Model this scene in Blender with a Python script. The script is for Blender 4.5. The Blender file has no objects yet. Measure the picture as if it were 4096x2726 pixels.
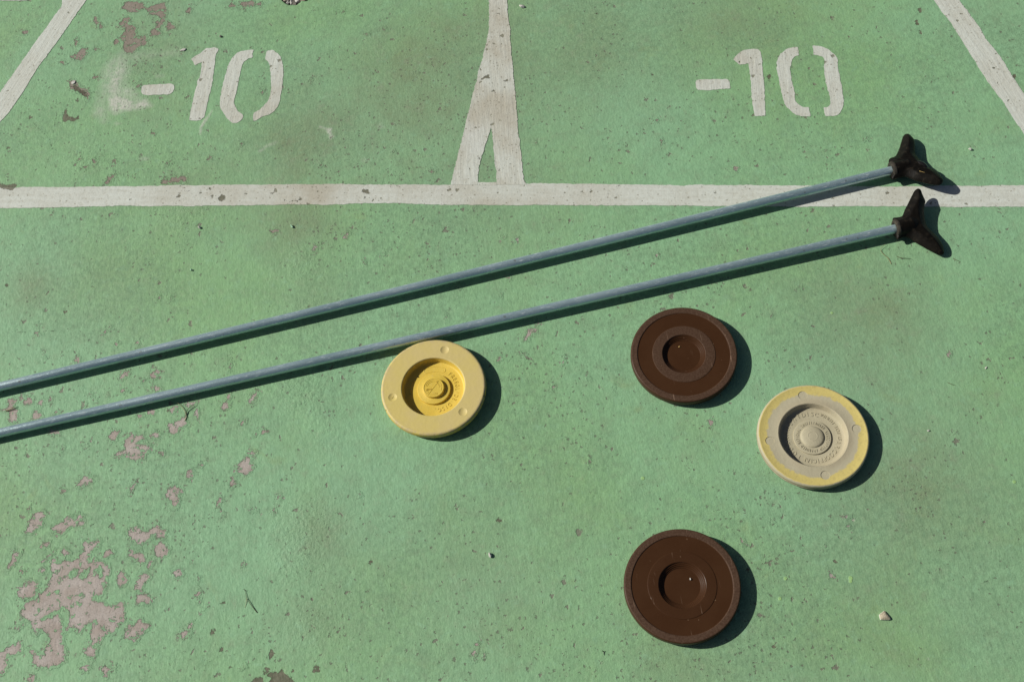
import bpy, bmesh, math, random
import numpy as np
from mathutils import Vector, Matrix

random.seed(7)
rng = np.random.default_rng(7)
SC = bpy.context.scene
COL = SC.collection
R_ = math.radians
MM = 0.001

# ------------------------------------------------------------------ camera
CAM_H, PITCH, ROLL, FPX, PW, PH = 1.5220, 0.48022, -0.15122, 4637.3, 4096, 2726
cF = np.array([0, math.sin(PITCH), -math.cos(PITCH)])
_r = np.array([1., 0, 0]); _u = np.array([0, math.cos(PITCH), math.sin(PITCH)])
cR = math.cos(ROLL) * _r + math.sin(ROLL) * _u
cU = -math.sin(ROLL) * _r + math.cos(ROLL) * _u
cam = bpy.data.objects.new('camera', bpy.data.cameras.new('camera'))
COL.objects.link(cam)
cam.matrix_world = Matrix(((cR[0], cU[0], -cF[0], 0), (cR[1], cU[1], -cF[1], 0), (cR[2], cU[2], -cF[2], CAM_H), (0, 0, 0, 1)))
cam.data.sensor_width = 36.0
cam.data.lens = FPX / PW * 36.0
cam.data.clip_start = 0.02
cam.data.clip_end = 400
SC.camera = cam

# ------------------------------------------------------------------ light
SUN_S = Vector((1.2856, -0.3723, -1.0))          # direction in which sunlight travels
to_sun = -SUN_S.normalized()
SUN_EL = math.asin(to_sun.z)
SUN_AZ = math.atan2(to_sun.x, to_sun.y)          # from +Y towards +X
world = bpy.data.worlds.new('World'); SC.world = world
world.use_nodes = True
wn = world.node_tree.nodes; wl = world.node_tree.links
sky = wn.new('ShaderNodeTexSky'); sky.sky_type = 'NISHITA'; sky.sun_disc = False
sky.sun_elevation = SUN_EL; sky.sun_rotation = SUN_AZ
bg = wn['Background']; bg.inputs['Strength'].default_value = 0.05
sky.air_density = 0.6
sky.dust_density = 1.5; sky.ozone_density = 0.6
wl.new(sky.outputs[0], bg.inputs['Color'])
sun = bpy.data.objects.new('sun', bpy.data.lights.new('sun', 'SUN'))
COL.objects.link(sun)
sun.data.energy = 5.0; sun.data.angle = R_(0.5); sun.data.color = (1.0, 0.965, 0.885)
sun.rotation_euler = SUN_S.to_track_quat('-Z', 'Y').to_euler()
sun.location = (-1.5, 1, 2)
SC.view_settings.view_transform = 'Standard'
SC.view_settings.look = 'None'
SC.view_settings.exposure = 0.11
SC.view_settings.gamma = 1.0


def court(px, py, z=0.0):
    """ground position (metres) of a point measured in the survey picture"""
    d = cF + (px - PW / 2) / FPX * cR - (py - PH / 2) / FPX * cU
    t = (z - CAM_H) / d[2]
    return np.array([t * d[0], t * d[1]])


def crop(k):
    """survey crops: pixel -> metres"""
    ox, oy, s = {1: (0, 0, .5796), 2: (1365, 0, .5796), 3: (2730, 0, .57985), 4: (0, 909, .5796), 5: (1365, 909, .5796),
                 6: (2730, 909, .57985), 7: (0, 1818, .5795), 8: (1365, 1818, .5795), 9: (2730, 1818, .57985),
                 'u': (3520, 520, 1 / 5.6), 'l': (3540, 740, 1 / 5.057), 's': (0, 0, 1.0)}[k]
    return lambda x, y, z=0.0: court(ox + x * s, oy + y * s, z)


# ------------------------------------------------------------------ object helpers
def tag(o, label=None, cat=None, group=None, kind=None):
    if label: o['label'] = label
    if cat: o['category'] = cat
    if group: o['group'] = group
    if kind: o['kind'] = kind
    return o


def empty(name, loc, rz=0.0):
    o = bpy.data.objects.new(name, None); COL.objects.link(o)
    o.empty_display_size = 0.02
    o.location = loc; o.rotation_euler = (0, 0, rz)
    return o


def link_mesh(name, me, mat, parent=None, loc=None, smooth=35):
    o = bpy.data.objects.new(name, me); COL.objects.link(o)
    me.materials.clear(); me.materials.append(mat)
    if smooth is not None:
        me.polygons.foreach_set('use_smooth', [True] * len(me.polygons))
        me.set_sharp_from_angle(angle=R_(smooth))
    if parent is not None: o.parent = parent
    if loc is not None: o.location = loc
    return o


def from_bm(name, bm, mat, parent=None, loc=None, smooth=35):
    me = bpy.data.meshes.new(name)
    bmesh.ops.recalc_face_normals(bm, faces=bm.faces[:])
    bm.to_mesh(me); bm.free()
    return link_mesh(name, me, mat, parent, loc, smooth)


def evaluated(me, mods):
    """apply modifiers without operators: returns a new mesh"""
    o = bpy.data.objects.new('tmp', me); COL.objects.link(o)
    for kind, props in mods:
        m = o.modifiers.new(kind, kind)
        for k, v in props.items(): setattr(m, k, v)
    dg = bpy.context.evaluated_depsgraph_get(); dg.update()
    out = bpy.data.meshes.new_from_object(o.evaluated_get(dg), depsgraph=dg)
    bpy.data.objects.remove(o)
    return out


def lathe(bm, prof, seg=160, closed=True):
    rings = []
    for r, z in prof:
        if r < 1e-7: rings.append([bm.verts.new((0, 0, z))])
        else: rings.append([bm.verts.new((r * math.cos(2 * math.pi * i / seg), r * math.sin(2 * math.pi * i / seg), z)) for i in range(seg)])
    for a, b in zip(rings, rings[1:]):
        for i in range(seg):
            j = (i + 1) % seg
            if len(a) == 1 and len(b) == 1: continue
            if len(a) == 1: bm.faces.new((a[0], b[i], b[j]))
            elif len(b) == 1: bm.faces.new((a[i], a[j], b[0]))
            else: bm.faces.new((a[i], a[j], b[j], b[i]))
    return bm


def tube(bm, pts, rad, seg=10, cap=True):
    """tapered tube through 3D points; rad may be list of r or (rw, rt)"""
    pts = [Vector(p) for p in pts]; rings = []
    n = len(pts)
    for i, p in enumerate(pts):
        t = (pts[min(i + 1, n - 1)] - pts[max(i - 1, 0)]).normalized()
        w = t.cross(Vector((0, 0, 1)))
        if w.length < 1e-4: w = Vector((1, 0, 0))
        w.normalize(); v = w.cross(t)
        r = rad[i] if isinstance(rad, (list, tuple)) else rad
        rw, rt = r if isinstance(r, (list, tuple)) else (r, r)
        rings.append([bm.verts.new(p + w * rw * math.cos(2 * math.pi * k / seg) + v * rt * math.sin(2 * math.pi * k / seg)) for k in range(seg)])
    for a, b in zip(rings, rings[1:]):
        for k in range(seg):
            j = (k + 1) % seg
            bm.faces.new((a[k], a[j], b[j], b[k]))
    if cap:
        bm.faces.new(rings[0][::-1]); bm.faces.new(rings[-1])
    return bm


# ------------------------------------------------------------------ node helpers
class NT:
    def __init__(self, name):
        self.m = bpy.data.materials.new(name); self.m.use_nodes = True
        self.n = self.m.node_tree.nodes; self.l = self.m.node_tree.links
        self.b = self.n['Principled BSDF']
        self._tc = None

    def node(self, t, **kw):
        x = self.n.new(t)
        for k, v in kw.items(): setattr(x, k, v)
        return x

    def set(self, sock, v):
        if isinstance(v, bpy.types.NodeSocket): self.l.new(v, sock)
        else: sock.default_value = v

    def co(self):
        if self._tc is None: self._tc = self.node('ShaderNodeTexCoord')
        return self._tc.outputs['Object']

    def mapping(self, v, scale=(1, 1, 1), loc=(0, 0, 0)):
        m = self.node('ShaderNodeMapping'); self.l.new(v, m.inputs[0])
        m.inputs['Scale'].default_value = scale; m.inputs['Location'].default_value = loc
        return m.outputs[0]

    def noise(self, scale, detail=4, rough=.55, vec=None, dist=0.0, out=0):
        x = self.node('ShaderNodeTexNoise'); x.inputs['Scale'].default_value = scale
        x.inputs['Detail'].default_value = detail; x.inputs['Roughness'].default_value = rough
        x.inputs['Distortion'].default_value = dist
        self.l.new(vec if vec is not None else self.co(), x.inputs['Vector'])
        return x.outputs[out]

    def math(self, op, a, b=0.0, c=None, clamp=False):
        x = self.node('ShaderNodeMath', operation=op, use_clamp=clamp)
        self.set(x.inputs[0], a); self.set(x.inputs[1], b)
        if c is not None: self.set(x.inputs[2], c)
        return x.outputs[0]

    def step(self, v, lo, hi, a=0.0, b=1.0):
        x = self.node('ShaderNodeMapRange', interpolation_type='SMOOTHSTEP')
        self.set(x.inputs[0], v)
        x.inputs[1].default_value = lo; x.inputs[2].default_value = hi
        x.inputs[3].default_value = a; x.inputs[4].default_value = b
        return x.outputs[0]

    def mix(self, f, a, b, mode='MIX'):
        x = self.node('ShaderNodeMix', data_type='RGBA', blend_type=mode)
        x.clamp_factor = True
        self.set(x.inputs[0], f)
        for s, v in ((x.inputs[6], a), (x.inputs[7], b)):
            if isinstance(v, tuple) and len(v) == 3: v = v + (1,)
            self.set(s, v)
        return x.outputs[2]

    def attr(self, name):
        x = self.node('ShaderNodeAttribute', attribute_name=name)
        return x.outputs['Fac']

    def sep(self, v):
        x = self.node('ShaderNodeSeparateXYZ'); self.l.new(v, x.inputs[0]); return x.outputs

    def bump(self, h, strength=1.0, normal=None):
        x = self.node('ShaderNodeBump'); x.inputs['Strength'].default_value = strength
        x.inputs['Distance'].default_value = 1.0
        self.l.new(h, x.inputs['Height'])
        if normal is not None: self.l.new(normal, x.inputs['Normal'])
        return x.outputs[0]

    def flecks(self, scale, density, size, warp=.35, seed=0.0):
        """irregular specks: returns 0..1 mask. density 0..1 (socket or value), size in cell units"""
        base = self.mapping(self.co(), (scale,) * 3, (seed, seed * 1.7, 0))
        n = self.node('ShaderNodeTexNoise'); n.inputs['Scale'].default_value = 2.2; n.inputs['Detail'].default_value = 3
        self.l.new(base, n.inputs['Vector'])
        va = self.node('ShaderNodeVectorMath', operation='MULTIPLY_ADD')
        self.l.new(n.outputs['Color'], va.inputs[0]); va.inputs[1].default_value = (warp * 2,) * 3
        self.l.new(base, va.inputs[2])
        v = self.node('ShaderNodeTexVoronoi', voronoi_dimensions='2D'); v.inputs['Scale'].default_value = 1.0
        self.l.new(va.outputs[0], v.inputs['Vector'])
        c = self.sep(v.outputs['Color'])
        on = self.math('LESS_THAN', c[0], density)
        rad = self.math('MULTIPLY_ADD', self.math('POWER', c[1], 2.0), size * .75, size * .25)
        rad = self.math('MULTIPLY', rad, on)
        d = self.math('SUBTRACT', rad, v.outputs['Distance'])
        return self.step(d, -.01, .07)

    def done(self, color=None, rough=None, normal=None, metallic=None, spec=None):
        b = self.b
        if color is not None: self.set(b.inputs['Base Color'], color + (1,) if isinstance(color, tuple) else color)
        if rough is not None: self.set(b.inputs['Roughness'], rough)
        if normal is not None: self.l.new(normal, b.inputs['Normal'])
        if metallic is not None: self.set(b.inputs['Metallic'], metallic)
        if spec is not None: self.set(b.inputs['Specular IOR Level'], spec)
        return self.m


# ------------------------------------------------------------------ wear survey of the court paint
CONCRETE = {7: [
 [(345,715),(385,710),(400,745),(470,720),(540,712),(575,650),(580,595),(620,600),(690,590),(690,640),(640,650),(610,690),(620,735),(645,712),(700,735),(750,760),(765,800),(735,850),(740,900),(715,960),(660,965),(640,990),(700,1010),(740,1035),(800,1030),(845,1010),(865,1080),(850,1150),(800,1190),(790,1230),(720,1240),(690,1290),(640,1310),(670,1340),(650,1385),(590,1385),(555,1360),(600,1335),(625,1290),(605,1260),(630,1200),(640,1150),(600,1165),(550,1220),(500,1200),(450,1215),(470,1150),(480,1090),(440,1055),(380,1075),(290,1130),(320,1125),(400,1100),(425,1150),(430,1250),(450,1350),(450,1420),(400,1455),(340,1470),(260,1465),(230,1430),(205,1350),(190,1325),(250,1360),(300,1385),(310,1330),(340,1270),(315,1220),(290,1190),(250,1250),(215,1210),(220,1150),(150,1140),(130,1080),(170,1020),(240,1000),(300,930),(330,905),(350,850),(345,790)],
 [(120,945),(160,880),(215,860),(270,895),(265,915),(230,985),(190,1000),(140,985)],
 [(170,525),(220,400),(270,390),(325,405),(290,440),(285,490),(230,530),(205,535)],
 [(350,505),(380,480),(430,460),(470,415),(510,440),(540,405),(580,420),(570,480),(520,490),(470,510),(420,555)],
 [(875,545),(905,500),(960,500),(1010,530),(1090,475),(1110,515),(1145,525),(1135,565),(1050,570),(1000,600),(975,630),(940,610)],
 [(1055,620),(1100,595),(1150,600),(1165,650),(1150,700),(1110,725),(1065,690)],
 [(875,690),(890,645),(920,650),(930,680),(960,670),(1000,690),(1005,735),(960,745),(900,705)],
 [(705,690),(750,650),(790,665),(780,690),(730,715)], [(415,680),(440,650),(490,660),(495,685),(450,695)],
 [(280,730),(330,690),(380,650),(375,675),(330,720),(300,745)],
 [(70,690),(90,660),(140,665),(130,710),(90,770),(50,795),(40,775),(70,740)],
 [(270,640),(300,600),(340,595),(335,630),(290,650)], [(800,870),(815,820),(845,800),(860,825),(885,865),(860,900),(820,900)],
 [(925,890),(950,840),(1000,810),(1005,770),(1030,730),(1055,730),(1045,770),(1010,800),(1040,850),(1000,880),(980,930),(1020,970),(1050,990),(1030,1040),(990,1015),(940,1025),(920,990),(960,940),(930,920)],
 [(835,1260),(870,1215),(890,1160),(920,1180),(960,1120),(990,1130),(1000,1160),(1025,1170),(1030,1200),(960,1240),(930,1300),(900,1280),(850,1280)],
 [(1240,1230),(1280,1205),(1300,1170),(1335,1150),(1330,1175),(1305,1210),(1310,1240),(1260,1270)],
 [(-40,1380),(50,1330),(110,1300),(130,1270),(150,1350),(150,1370),(90,1380),(40,1390),(45,1470),(20,1510),(-40,1500)],
 [(550,1480),(580,1440),(640,1420),(640,1450),(600,1490)],
 [(700,1480),(720,1455),(760,1460),(790,1445),(785,1490),(750,1500),(735,1540),(715,1530)],
 [(175,1545),(200,1520),(245,1520),(220,1565),(180,1567)],
 [(1130,270),(1150,235),(1210,205),(1240,230),(1275,235),(1265,260),(1215,260),(1240,290),(1235,340),(1205,385),(1185,370),(1175,310),(1140,300)],
 [(1480,360),(1500,310),(1525,280),(1540,310),(1515,345),(1505,380)],
 [(1620,115),(1660,50),(1690,10),(1760,0),(1750,20),(1730,50),(1750,80),(1700,135),(1660,130)],
 [(1580,200),(1600,145),(1625,160),(1630,200),(1600,225)], [(1280,150),(1290,105),(1320,100),(1340,130),(1325,160),(1290,170)],
 [(1360,70),(1380,40),(1415,65),(1400,85)], [(525,215),(560,165),(590,150),(645,155),(640,185),(590,205),(540,220)],
 [(880,240),(915,205),(940,190),(930,220),(895,265)], [(405,240),(430,230),(455,245),(430,275)],
 [(790,20),(840,0),(1000,0),(990,30),(930,40),(870,25)], [(1190,810),(1220,790),(1265,825),(1215,860)],
 [(1345,850),(1360,830),(1390,840),(1370,880)], [(1350,970),(1380,915),(1385,940),(1365,975)],
 [(1350,1030),(1385,1005),(1370,1035)], [(1395,1060),(1430,1035),(1435,1050),(1400,1075)],
 [(80,1195),(110,1180),(145,1190),(110,1225)], [(1905,285),(1935,275),(1945,295),(1925,310)],
 [(1715,385),(1750,365),(1745,385)], [(1760,380),(1775,370),(1782,392)], [(1870,390),(1890,375),(1895,400)],
 [(1515,430),(1540,405),(1550,415),(1530,440)], [(1660,765),(1680,745),(1685,765)], [(1665,1455),(1690,1435),(1700,1460),(1680,1475)],
 [(270,800),(295,770),(320,800),(290,815)], [(140,800),(165,800),(170,825),(150,825)], [(185,380),(205,350),(210,375)]],
 4: [
 [(-20,1255),(50,1240),(55,1185),(85,1180),(115,1195),(95,1230),(125,1260),(120,1335),(90,1345),(55,1335),(60,1270),(20,1270)],
 [(135,1175),(150,1155),(165,1185),(210,1165),(235,1190),(225,1215),(170,1220),(140,1200)],
 [(250,1220),(290,1180),(310,1190),(290,1235)], [(325,1190),(350,1165),(360,1195),(335,1210)],
 [(215,1325),(225,1270),(260,1260),(295,1300),(250,1330)], [(370,1285),(395,1255),(405,1285)],
 [(550,1245),(570,1205),(595,1215),(580,1250)], [(590,1150),(620,1135),(635,1155),(605,1165)],
 [(820,1140),(835,1115),(868,1125),(855,1145)], [(815,1035),(850,995),(890,990),(885,1020),(840,1060)],
 [(975,1060),(1030,1020),(1070,980),(1110,985),(1080,1030),(1060,1055),(1030,1040),(985,1065)],
 [(1035,1100),(1075,1085),(1120,1115),(1075,1140)], [(505,915),(525,895),(550,905),(545,930),(510,935)],
 [(930,1295),(960,1275),(1000,1300),(960,1320)], [(1010,1275),(1040,1255),(1080,1270),(1060,1295)],
 [(1170,1260),(1200,1220),(1240,1230),(1200,1270),(1185,1290)],
 [(1265,1215),(1330,1195),(1360,1205),(1330,1250),(1285,1260)], [(1330,1270),(1360,1245),(1380,1280),(1365,1315),(1335,1300)],
 [(1150,1390),(1160,1340),(1230,1330),(1290,1290),(1285,1350),(1240,1390),(1200,1435),(1165,1420)],
 [(730,1440),(790,1395),(830,1405),(805,1450),(800,1475),(765,1470)],
 [(780,1572),(850,1535),(850,1480),(900,1415),(960,1430),(995,1415),(990,1455),(945,1490),(1055,1505),(1030,1540),(990,1572)],
 [(1030,1430),(1065,1400),(1105,1420),(1090,1450),(1035,1455)], [(1090,1567),(1095,1540),(1125,1545),(1125,1567)],
 [(1515,1250),(1525,1215),(1560,1190),(1570,1150),(1595,1145),(1580,1200),(1590,1240),(1550,1260)],
 [(1575,970),(1590,910),(1605,900),(1605,930),(1585,980)], [(1715,1195),(1730,1160),(1775,1125),(1780,1150),(1755,1200),(1735,1220)],
 [(1665,1355),(1690,1325),(1710,1330),(1700,1350)], [(1795,1415),(1830,1400),(1845,1410),(1810,1420)],
 [(1690,1567),(1740,1540),(1770,1550),(1760,1567)], [(1755,1435),(1765,1415),(1775,1430)],
 [(705,725),(735,690),(760,685),(755,705),(720,730)], [(235,730),(260,705),(275,720),(260,745)], [(250,670),(262,665),(268,678)],
 [(1090,490),(1100,472),(1115,485),(1100,500)], [(1160,510),(1178,482),(1185,500),(1170,520)],
 [(1855,20),(1900,15),(1920,25),(1880,45)], [(2150,160),(2165,110),(2185,130),(2175,170)],
 [(570,1500),(600,1480),(605,1510)], [(610,1475),(635,1460),(640,1480)], [(415,1525),(445,1510),(440,1535)],
 [(335,1425),(345,1385),(410,1400),(410,1430)], [(785,810),(800,795),(820,800),(800,820)], [(940,795),(955,780),(960,800)],
 [(720,1160),(735,1145),(748,1160)], [(640,1215),(655,1195),(668,1210)], [(295,900),(305,890),(315,905)]],
 1: [
 [(835,55),(860,15),(950,10),(1010,25),(990,60),(930,90),(880,85)],
 [(1010,65),(1050,40),(1110,10),(1145,15),(1150,90),(1130,160),(1090,200),(1120,230),(1030,265),(1035,210),(1075,195),(1065,160),(1115,130),(1090,110),(1030,100)],
 [(820,170),(850,120),(900,120),(890,160),(940,200),(930,260),(960,260),(1010,240),(1015,310),(960,325),(910,365),(850,370),(850,310),(830,270),(860,200)],
 [(1140,190),(1160,150),(1220,175),(1210,205),(1160,210)], [(1270,80),(1300,55),(1330,60),(1290,95)], [(1310,30),(1330,15),(1340,35)],
 [(1560,45),(1600,20),(1645,40),(1600,60)], [(1650,10),(1750,0),(1760,40),(1700,50),(1680,75)], [(1770,30),(1800,20),(1805,40)],
 [(510,280),(530,255),(540,290),(525,325),(505,310)], [(480,390),(520,370),(560,330),(600,335),(600,370),(560,420),(520,415)],
 [(630,345),(655,330),(680,340),(650,360)], [(780,290),(800,265),(830,290),(800,305)], [(640,140),(655,105),(690,160),(720,190),(690,205),(660,170)],
 [(470,620),(480,560),(520,550),(560,600),(600,610),(630,640),(610,680),(580,660),(530,625)],
 [(405,430),(430,420),(455,440)], [(630,1115),(640,1090),(680,1110),(655,1130)], [(775,1120),(785,1105),(805,1120)],
 [(1045,915),(1075,900),(1075,925),(1065,940)], [(1280,675),(1295,650),(1310,670),(1295,690)], [(930,610),(945,580),(975,575),(965,605)],
 [(720,1265),(740,1220),(790,1195),(800,1205),(770,1240),(735,1275)],
 [(1105,1265),(1120,1225),(1165,1240),(1180,1220),(1290,1215),(1290,1255),(1220,1260),(1130,1275)],
 [(640,540),(680,515),(690,530),(655,550)], [(1140,1130),(1155,1115),(1165,1130),(1155,1145)], [(1185,1130),(1200,1120),(1200,1140)],
 [(535,1100),(550,1090),(565,1100),(550,1110)], [(580,1160),(600,1145),(605,1160)], [(700,1075),(720,1062),(730,1075)],
 [(150,225),(170,205),(195,215),(190,240),(165,245)], [(1790,640),(1810,620),(1830,625),(1810,650)], [(2130,545),(2150,535),(2160,555),(2145,560)],
 [(2190,1140),(2205,1120),(2225,1135),(2210,1150)], [(1430,1100),(1445,1075),(1465,1080),(1455,1100)], [(1655,995),(1670,980),(1682,990),(1668,1003)],
 [(1240,350),(1265,335),(1280,345),(1260,362)], [(2170,70),(2195,60),(2200,72)]],
 5: [[(1250,775),(1270,740),(1295,695),(1345,690),(1350,715),(1310,740),(1285,785)], [(1080,915),(1100,890),(1110,905),(1090,920)],
 [(1445,1110),(1465,1090),(1480,1105),(1460,1125)], [(1520,900),(1535,890),(1545,925),(1530,935)], [(703,600),(720,588),(727,608),(714,614)],
 [(20,70),(35,25),(50,40),(50,65),(35,72)], [(260,190),(300,180),(305,195),(270,203)], [(145,235),(160,230),(175,262),(160,260)],
 [(1105,75),(1130,62),(1128,78)], [(1165,100),(1180,90),(1190,105),(1175,115)], [(1200,80),(1215,75),(1218,90)], [(2165,185),(2190,190),(2190,208),(2172,205)],
 [(1085,465),(1105,455),(1105,472)], [(1220,870),(1235,862),(1240,880)], [(1265,880),(1278,870),(1280,895),(1268,900)], [(1860,1115),(1880,1095),(1890,1105),(1875,1120)],
 [(800,405),(815,395),(820,425)], [(1340,650),(1370,660),(1350,690)], [(1700,1035),(1715,1030),(1718,1050)], [(1150,350),(1165,340),(1170,358)]],
 2: [[(145,240),(170,232),(188,240),(165,248)], [(275,190),(300,185),(300,200)], [(590,1180),(630,1165),(645,1185),(620,1195)], [(400,1210),(425,1200),(430,1212)],
 [(340,1050),(365,1030),(370,1040)], [(2190,970),(2205,955),(2220,985),(2205,990)], [(2150,830),(2185,825),(2175,840)], [(1325,995),(1345,985),(1345,1000)], [(0,70),(30,60),(20,90)], [(500,500),(530,495),(525,510)]],
 3: [[(340,1160),(365,1145),(390,1160),(370,1178)], [(1255,965),(1275,945),(1278,960)]],
 6: [[(175,1345),(195,1325),(218,1335),(215,1355),(195,1365)], [(795,410),(815,400),(820,425)], [(1825,870),(1840,848),(1852,870),(1838,888)], [(600,615),(625,605),(620,620)], [(1870,1410),(1890,1400),(1890,1415)]],
 8: [[(895,1365),(920,1355),(932,1370),(915,1385)], [(920,1300),(940,1288),(952,1300),(935,1315)], [(118,270),(128,255),(136,275),(124,288)], [(1700,40),(1710,20),(1720,75),(1710,90)], [(965,1405),(985,1375),(985,1400)], [(905,1425),(930,1412),(925,1430)]],
 9: [[(1118,430),(1135,415),(1152,430),(1135,440)], [(1130,490),(1145,480),(1150,508)], [(960,655),(975,635),(985,660),(970,672)], [(612,455),(630,445),(625,465)], [(395,590),(420,585),(425,615)], [(1015,830),(1025,812),(1040,835),(1025,845)]],
}
DARK = {7: [[(1840,1390),(1870,1340),(1895,1360),(1890,1400),(1860,1405)], [(1510,1350),(1535,1330),(1540,1350),(1515,1365)],
 [(1515,1025),(1555,1010),(1555,1030),(1525,1035)], [(1435,1240),(1470,1205),(1490,1210),(1475,1235)], [(2155,1495),(2180,1450),(2205,1470),(2200,1500)],
 [(1825,1490),(1840,1460),(1865,1475),(1855,1500)], [(1700,1590),(1760,1535),(1815,1540),(1830,1590)],
 [(1830,1510),(1880,1500),(1950,1480),(1970,1510),(2020,1530),(2040,1600),(1850,1600),(1870,1530)], [(1575,1475),(1590,1450),(1600,1475)],
 [(2010,1490),(2020,1475),(2030,1490),(2020,1505)], [(1910,990),(1925,980),(1930,1000)], [(1785,1355),(1815,1340),(1820,1350),(1800,1370)]],
 1: [[(-20,1265),(60,1275),(110,1260),(115,1285),(85,1315),(50,1310),(-20,1290)], [(520,690),(540,680),(550,700),(525,703)],
 [(430,830),(440,760),(460,755),(480,800),(520,815),(540,790),(545,820),(510,845),(480,830),(445,845)],
 [(480,600),(520,590),(560,620),(600,640),(615,660),(590,672),(540,630)],
 [(195,815),(210,798),(220,810),(205,825)], [(112,893),(125,885),(135,895),(122,902)], [(48,1020),(60,1012),(72,1020),(60,1026)],
 [(1505,1375),(1530,1340),(1560,1355),(1545,1385),(1515,1392)], [(1215,1360),(1240,1340),(1250,1355),(1225,1368)], [(1260,1320),(1310,1315),(1305,1325)],
 [(1370,1325),(1400,1325),(1385,1340)], [(1455,1350),(1475,1340),(1475,1368)], [(1435,1300),(1465,1295),(1455,1312)], [(1685,1335),(1710,1335),(1695,1345)],
 [(1865,1335),(1885,1325),(1890,1340)], [(1950,1385),(1970,1375),(1975,1390)], [(1260,1297),(1275,1295),(1290,1302)], [(2050,1385),(2075,1360),(2085,1380)], [(2010,1388),(2060,1383),(2055,1393)]],
 2: [[(140,1325),(150,1305),(190,1310),(195,1340),(165,1335)], [(155,1375),(165,1350),(175,1365)],
 [(955,560),(985,530),(1020,515),(1028,540),(990,545)], [(1120,558),(1140,550),(1160,555),(1140,568)], [(1035,632),(1055,620),(1065,640)],
 [(980,1293),(1000,1295),(1005,1303)], [(335,1293),(345,1288),(350,1298)], [(380,1285),(395,1278),(398,1290)], [(1068,95),(1095,93),(1095,100)],
 [(945,1095),(955,1085),(960,1100)], [(1085,1180),(1095,1165),(1105,1180)], [(2130,520),(2145,508),(2150,520)], [(1750,95),(1770,90),(1770,100)], [(1905,1285),(1925,1278),(1930,1285)]],
 3: [[(210,1330),(235,1320),(240,1335)], [(1400,1330),(1420,1315),(1425,1335),(1410,1342)], [(1620,65),(1640,50),(1660,75),(1640,90)], [(1605,150),(1620,140),(1630,170),(1615,175)],
 [(578,535),(595,515),(618,530),(600,552)], [(2275,525),(2295,515),(2305,535),(2285,545)], [(1635,210),(1650,205),(1652,235),(1640,235)], [(1710,225),(1725,222),(1722,232)],
 [(180,945),(190,935),(190,955)], [(305,380),(315,375),(312,390)], [(2130,470),(2165,462),(2150,478)], [(385,425),(398,420),(395,438)]],
 4: [[(38,395),(48,385),(58,400),(48,408)], [(630,408),(642,400),(648,410)], [(1150,1262),(1158,1252),(1163,1264)], [(440,580),(455,570),(465,580),(450,592)]],
 8: [[(185,735),(195,715),(212,735),(200,748)], [(1072,450),(1088,435),(1103,452),(1088,468)], [(335,897),(345,888),(352,898)]],
 9: [[(1045,732),(1055,725),(1062,738)], [(1250,1190),(1262,1185),(1268,1197)], [(848,732),(858,728),(865,738)], [(570,1250),(580,1225),(590,1270),(580,1285)], [(612,1310),(625,1295),(640,1322),(620,1325)],
     [(440,790),(452,780),(455,800)], [(590,1380),(605,1370),(605,1390)], [(495,375),(508,370),(510,382)], [(528,340),(540,330),(540,355)]],
}
WHITE = [  # crop, poly, peak density, softness m
 (1, [(790,420),(850,400),(875,480),(850,580),(930,650),(960,700),(860,690),(760,690),(735,620),(750,520)], .72, .013),
 (1, [(745,680),(800,655),(860,665),(940,705),(1000,685),(1045,730),(960,752),(860,762),(795,787),(755,760)], 1.0, .006),
 (1, [(660,780),(700,640),(720,480),(790,400),(860,360),(840,430),(760,520),(730,700),(720,830)], .55, .012),
 (1, [(850,400),(900,370),(1050,365),(1220,345),(1230,370),(1080,395),(920,420)], .30, .012),
 (1, [(1378,925),(1378,880),(1405,830),(1440,790),(1462,758),(1468,768),(1430,830),(1395,880),(1388,930)], .7, .0015),
 (1, [(1785,1045),(1840,1000),(1905,975),(1915,985),(1850,1015),(1800,1045)], .55, .003),
 (1, [(2205,868),(2255,885),(2290,885),(2285,920),(2305,940),(2280,962),(2268,930),(2250,895),(2205,880)], .85, .002),
 (1, [(960,1090),(990,1085),(1030,1090),(1025,1102),(980,1105)], .5, .003),
 (1, [(1070,520),(1130,515),(1135,530),(1080,535)], .35, .004),
 (2, [(255,870),(275,850),(298,880),(270,885)], .4, .004), (2, [(140,1105),(165,1095),(180,1110),(150,1115)], .35, .004),
 (1, [(790,850),(810,840),(825,855),(800,865)], .4, .003),
 (9, [(855,678),(862,674),(862,684)], .8, .001), (9, [(1688,1403),(1700,1400),(1698,1410)], .8, .001),
]
LIME = [(9, 712, 850, 12), (9, 1160, 850, 14), (9, 1160, 872, 9), (9, 672, 992, 11), (9, 2288, 186, 11), (8, 2080, 160, 12), (6, 1030, 590, 9)]
# broad dirt veils: source px, radius px, weight
GRIME = [(2000, 250, 420, .55), (1650, 330, 260, .5), (1300, 480, 330, .55), (1180, 620, 260, .45), (1650, 150, 260, .35), (2450, 130, 420, .45), (3000, 80, 330, .5),
         (1180, 900, 170, .8), (1250, 1200, 140, .45), (800, 760, 200, .3), (430, 1150, 260, .3), (110, 1150, 110, .7), (650, 150, 230, .6), (620, 400, 200, .3),
         (3300, 1150, 260, .35), (3480, 1380, 280, .45), (3750, 1900, 330, .3), (2050, 850, 330, .3), (1850, 640, 300, .3), (3650, 720, 160, .25), (1750, 2300, 330, .22),
         (3480, 2050, 230, .4), (2000, 2400, 260, .25), (1280, 2150, 110, .7), (1260, 2480, 150, .4), (2800, 2600, 260, .5), (3560, 1230, 150, .4), (3750, 1840, 180, .35), (2200, 1950, 240, .15),
         (3900, 2400, 420, .25), (3350, 2600, 300, .25), (3960, 60, 260, .2)]
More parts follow.
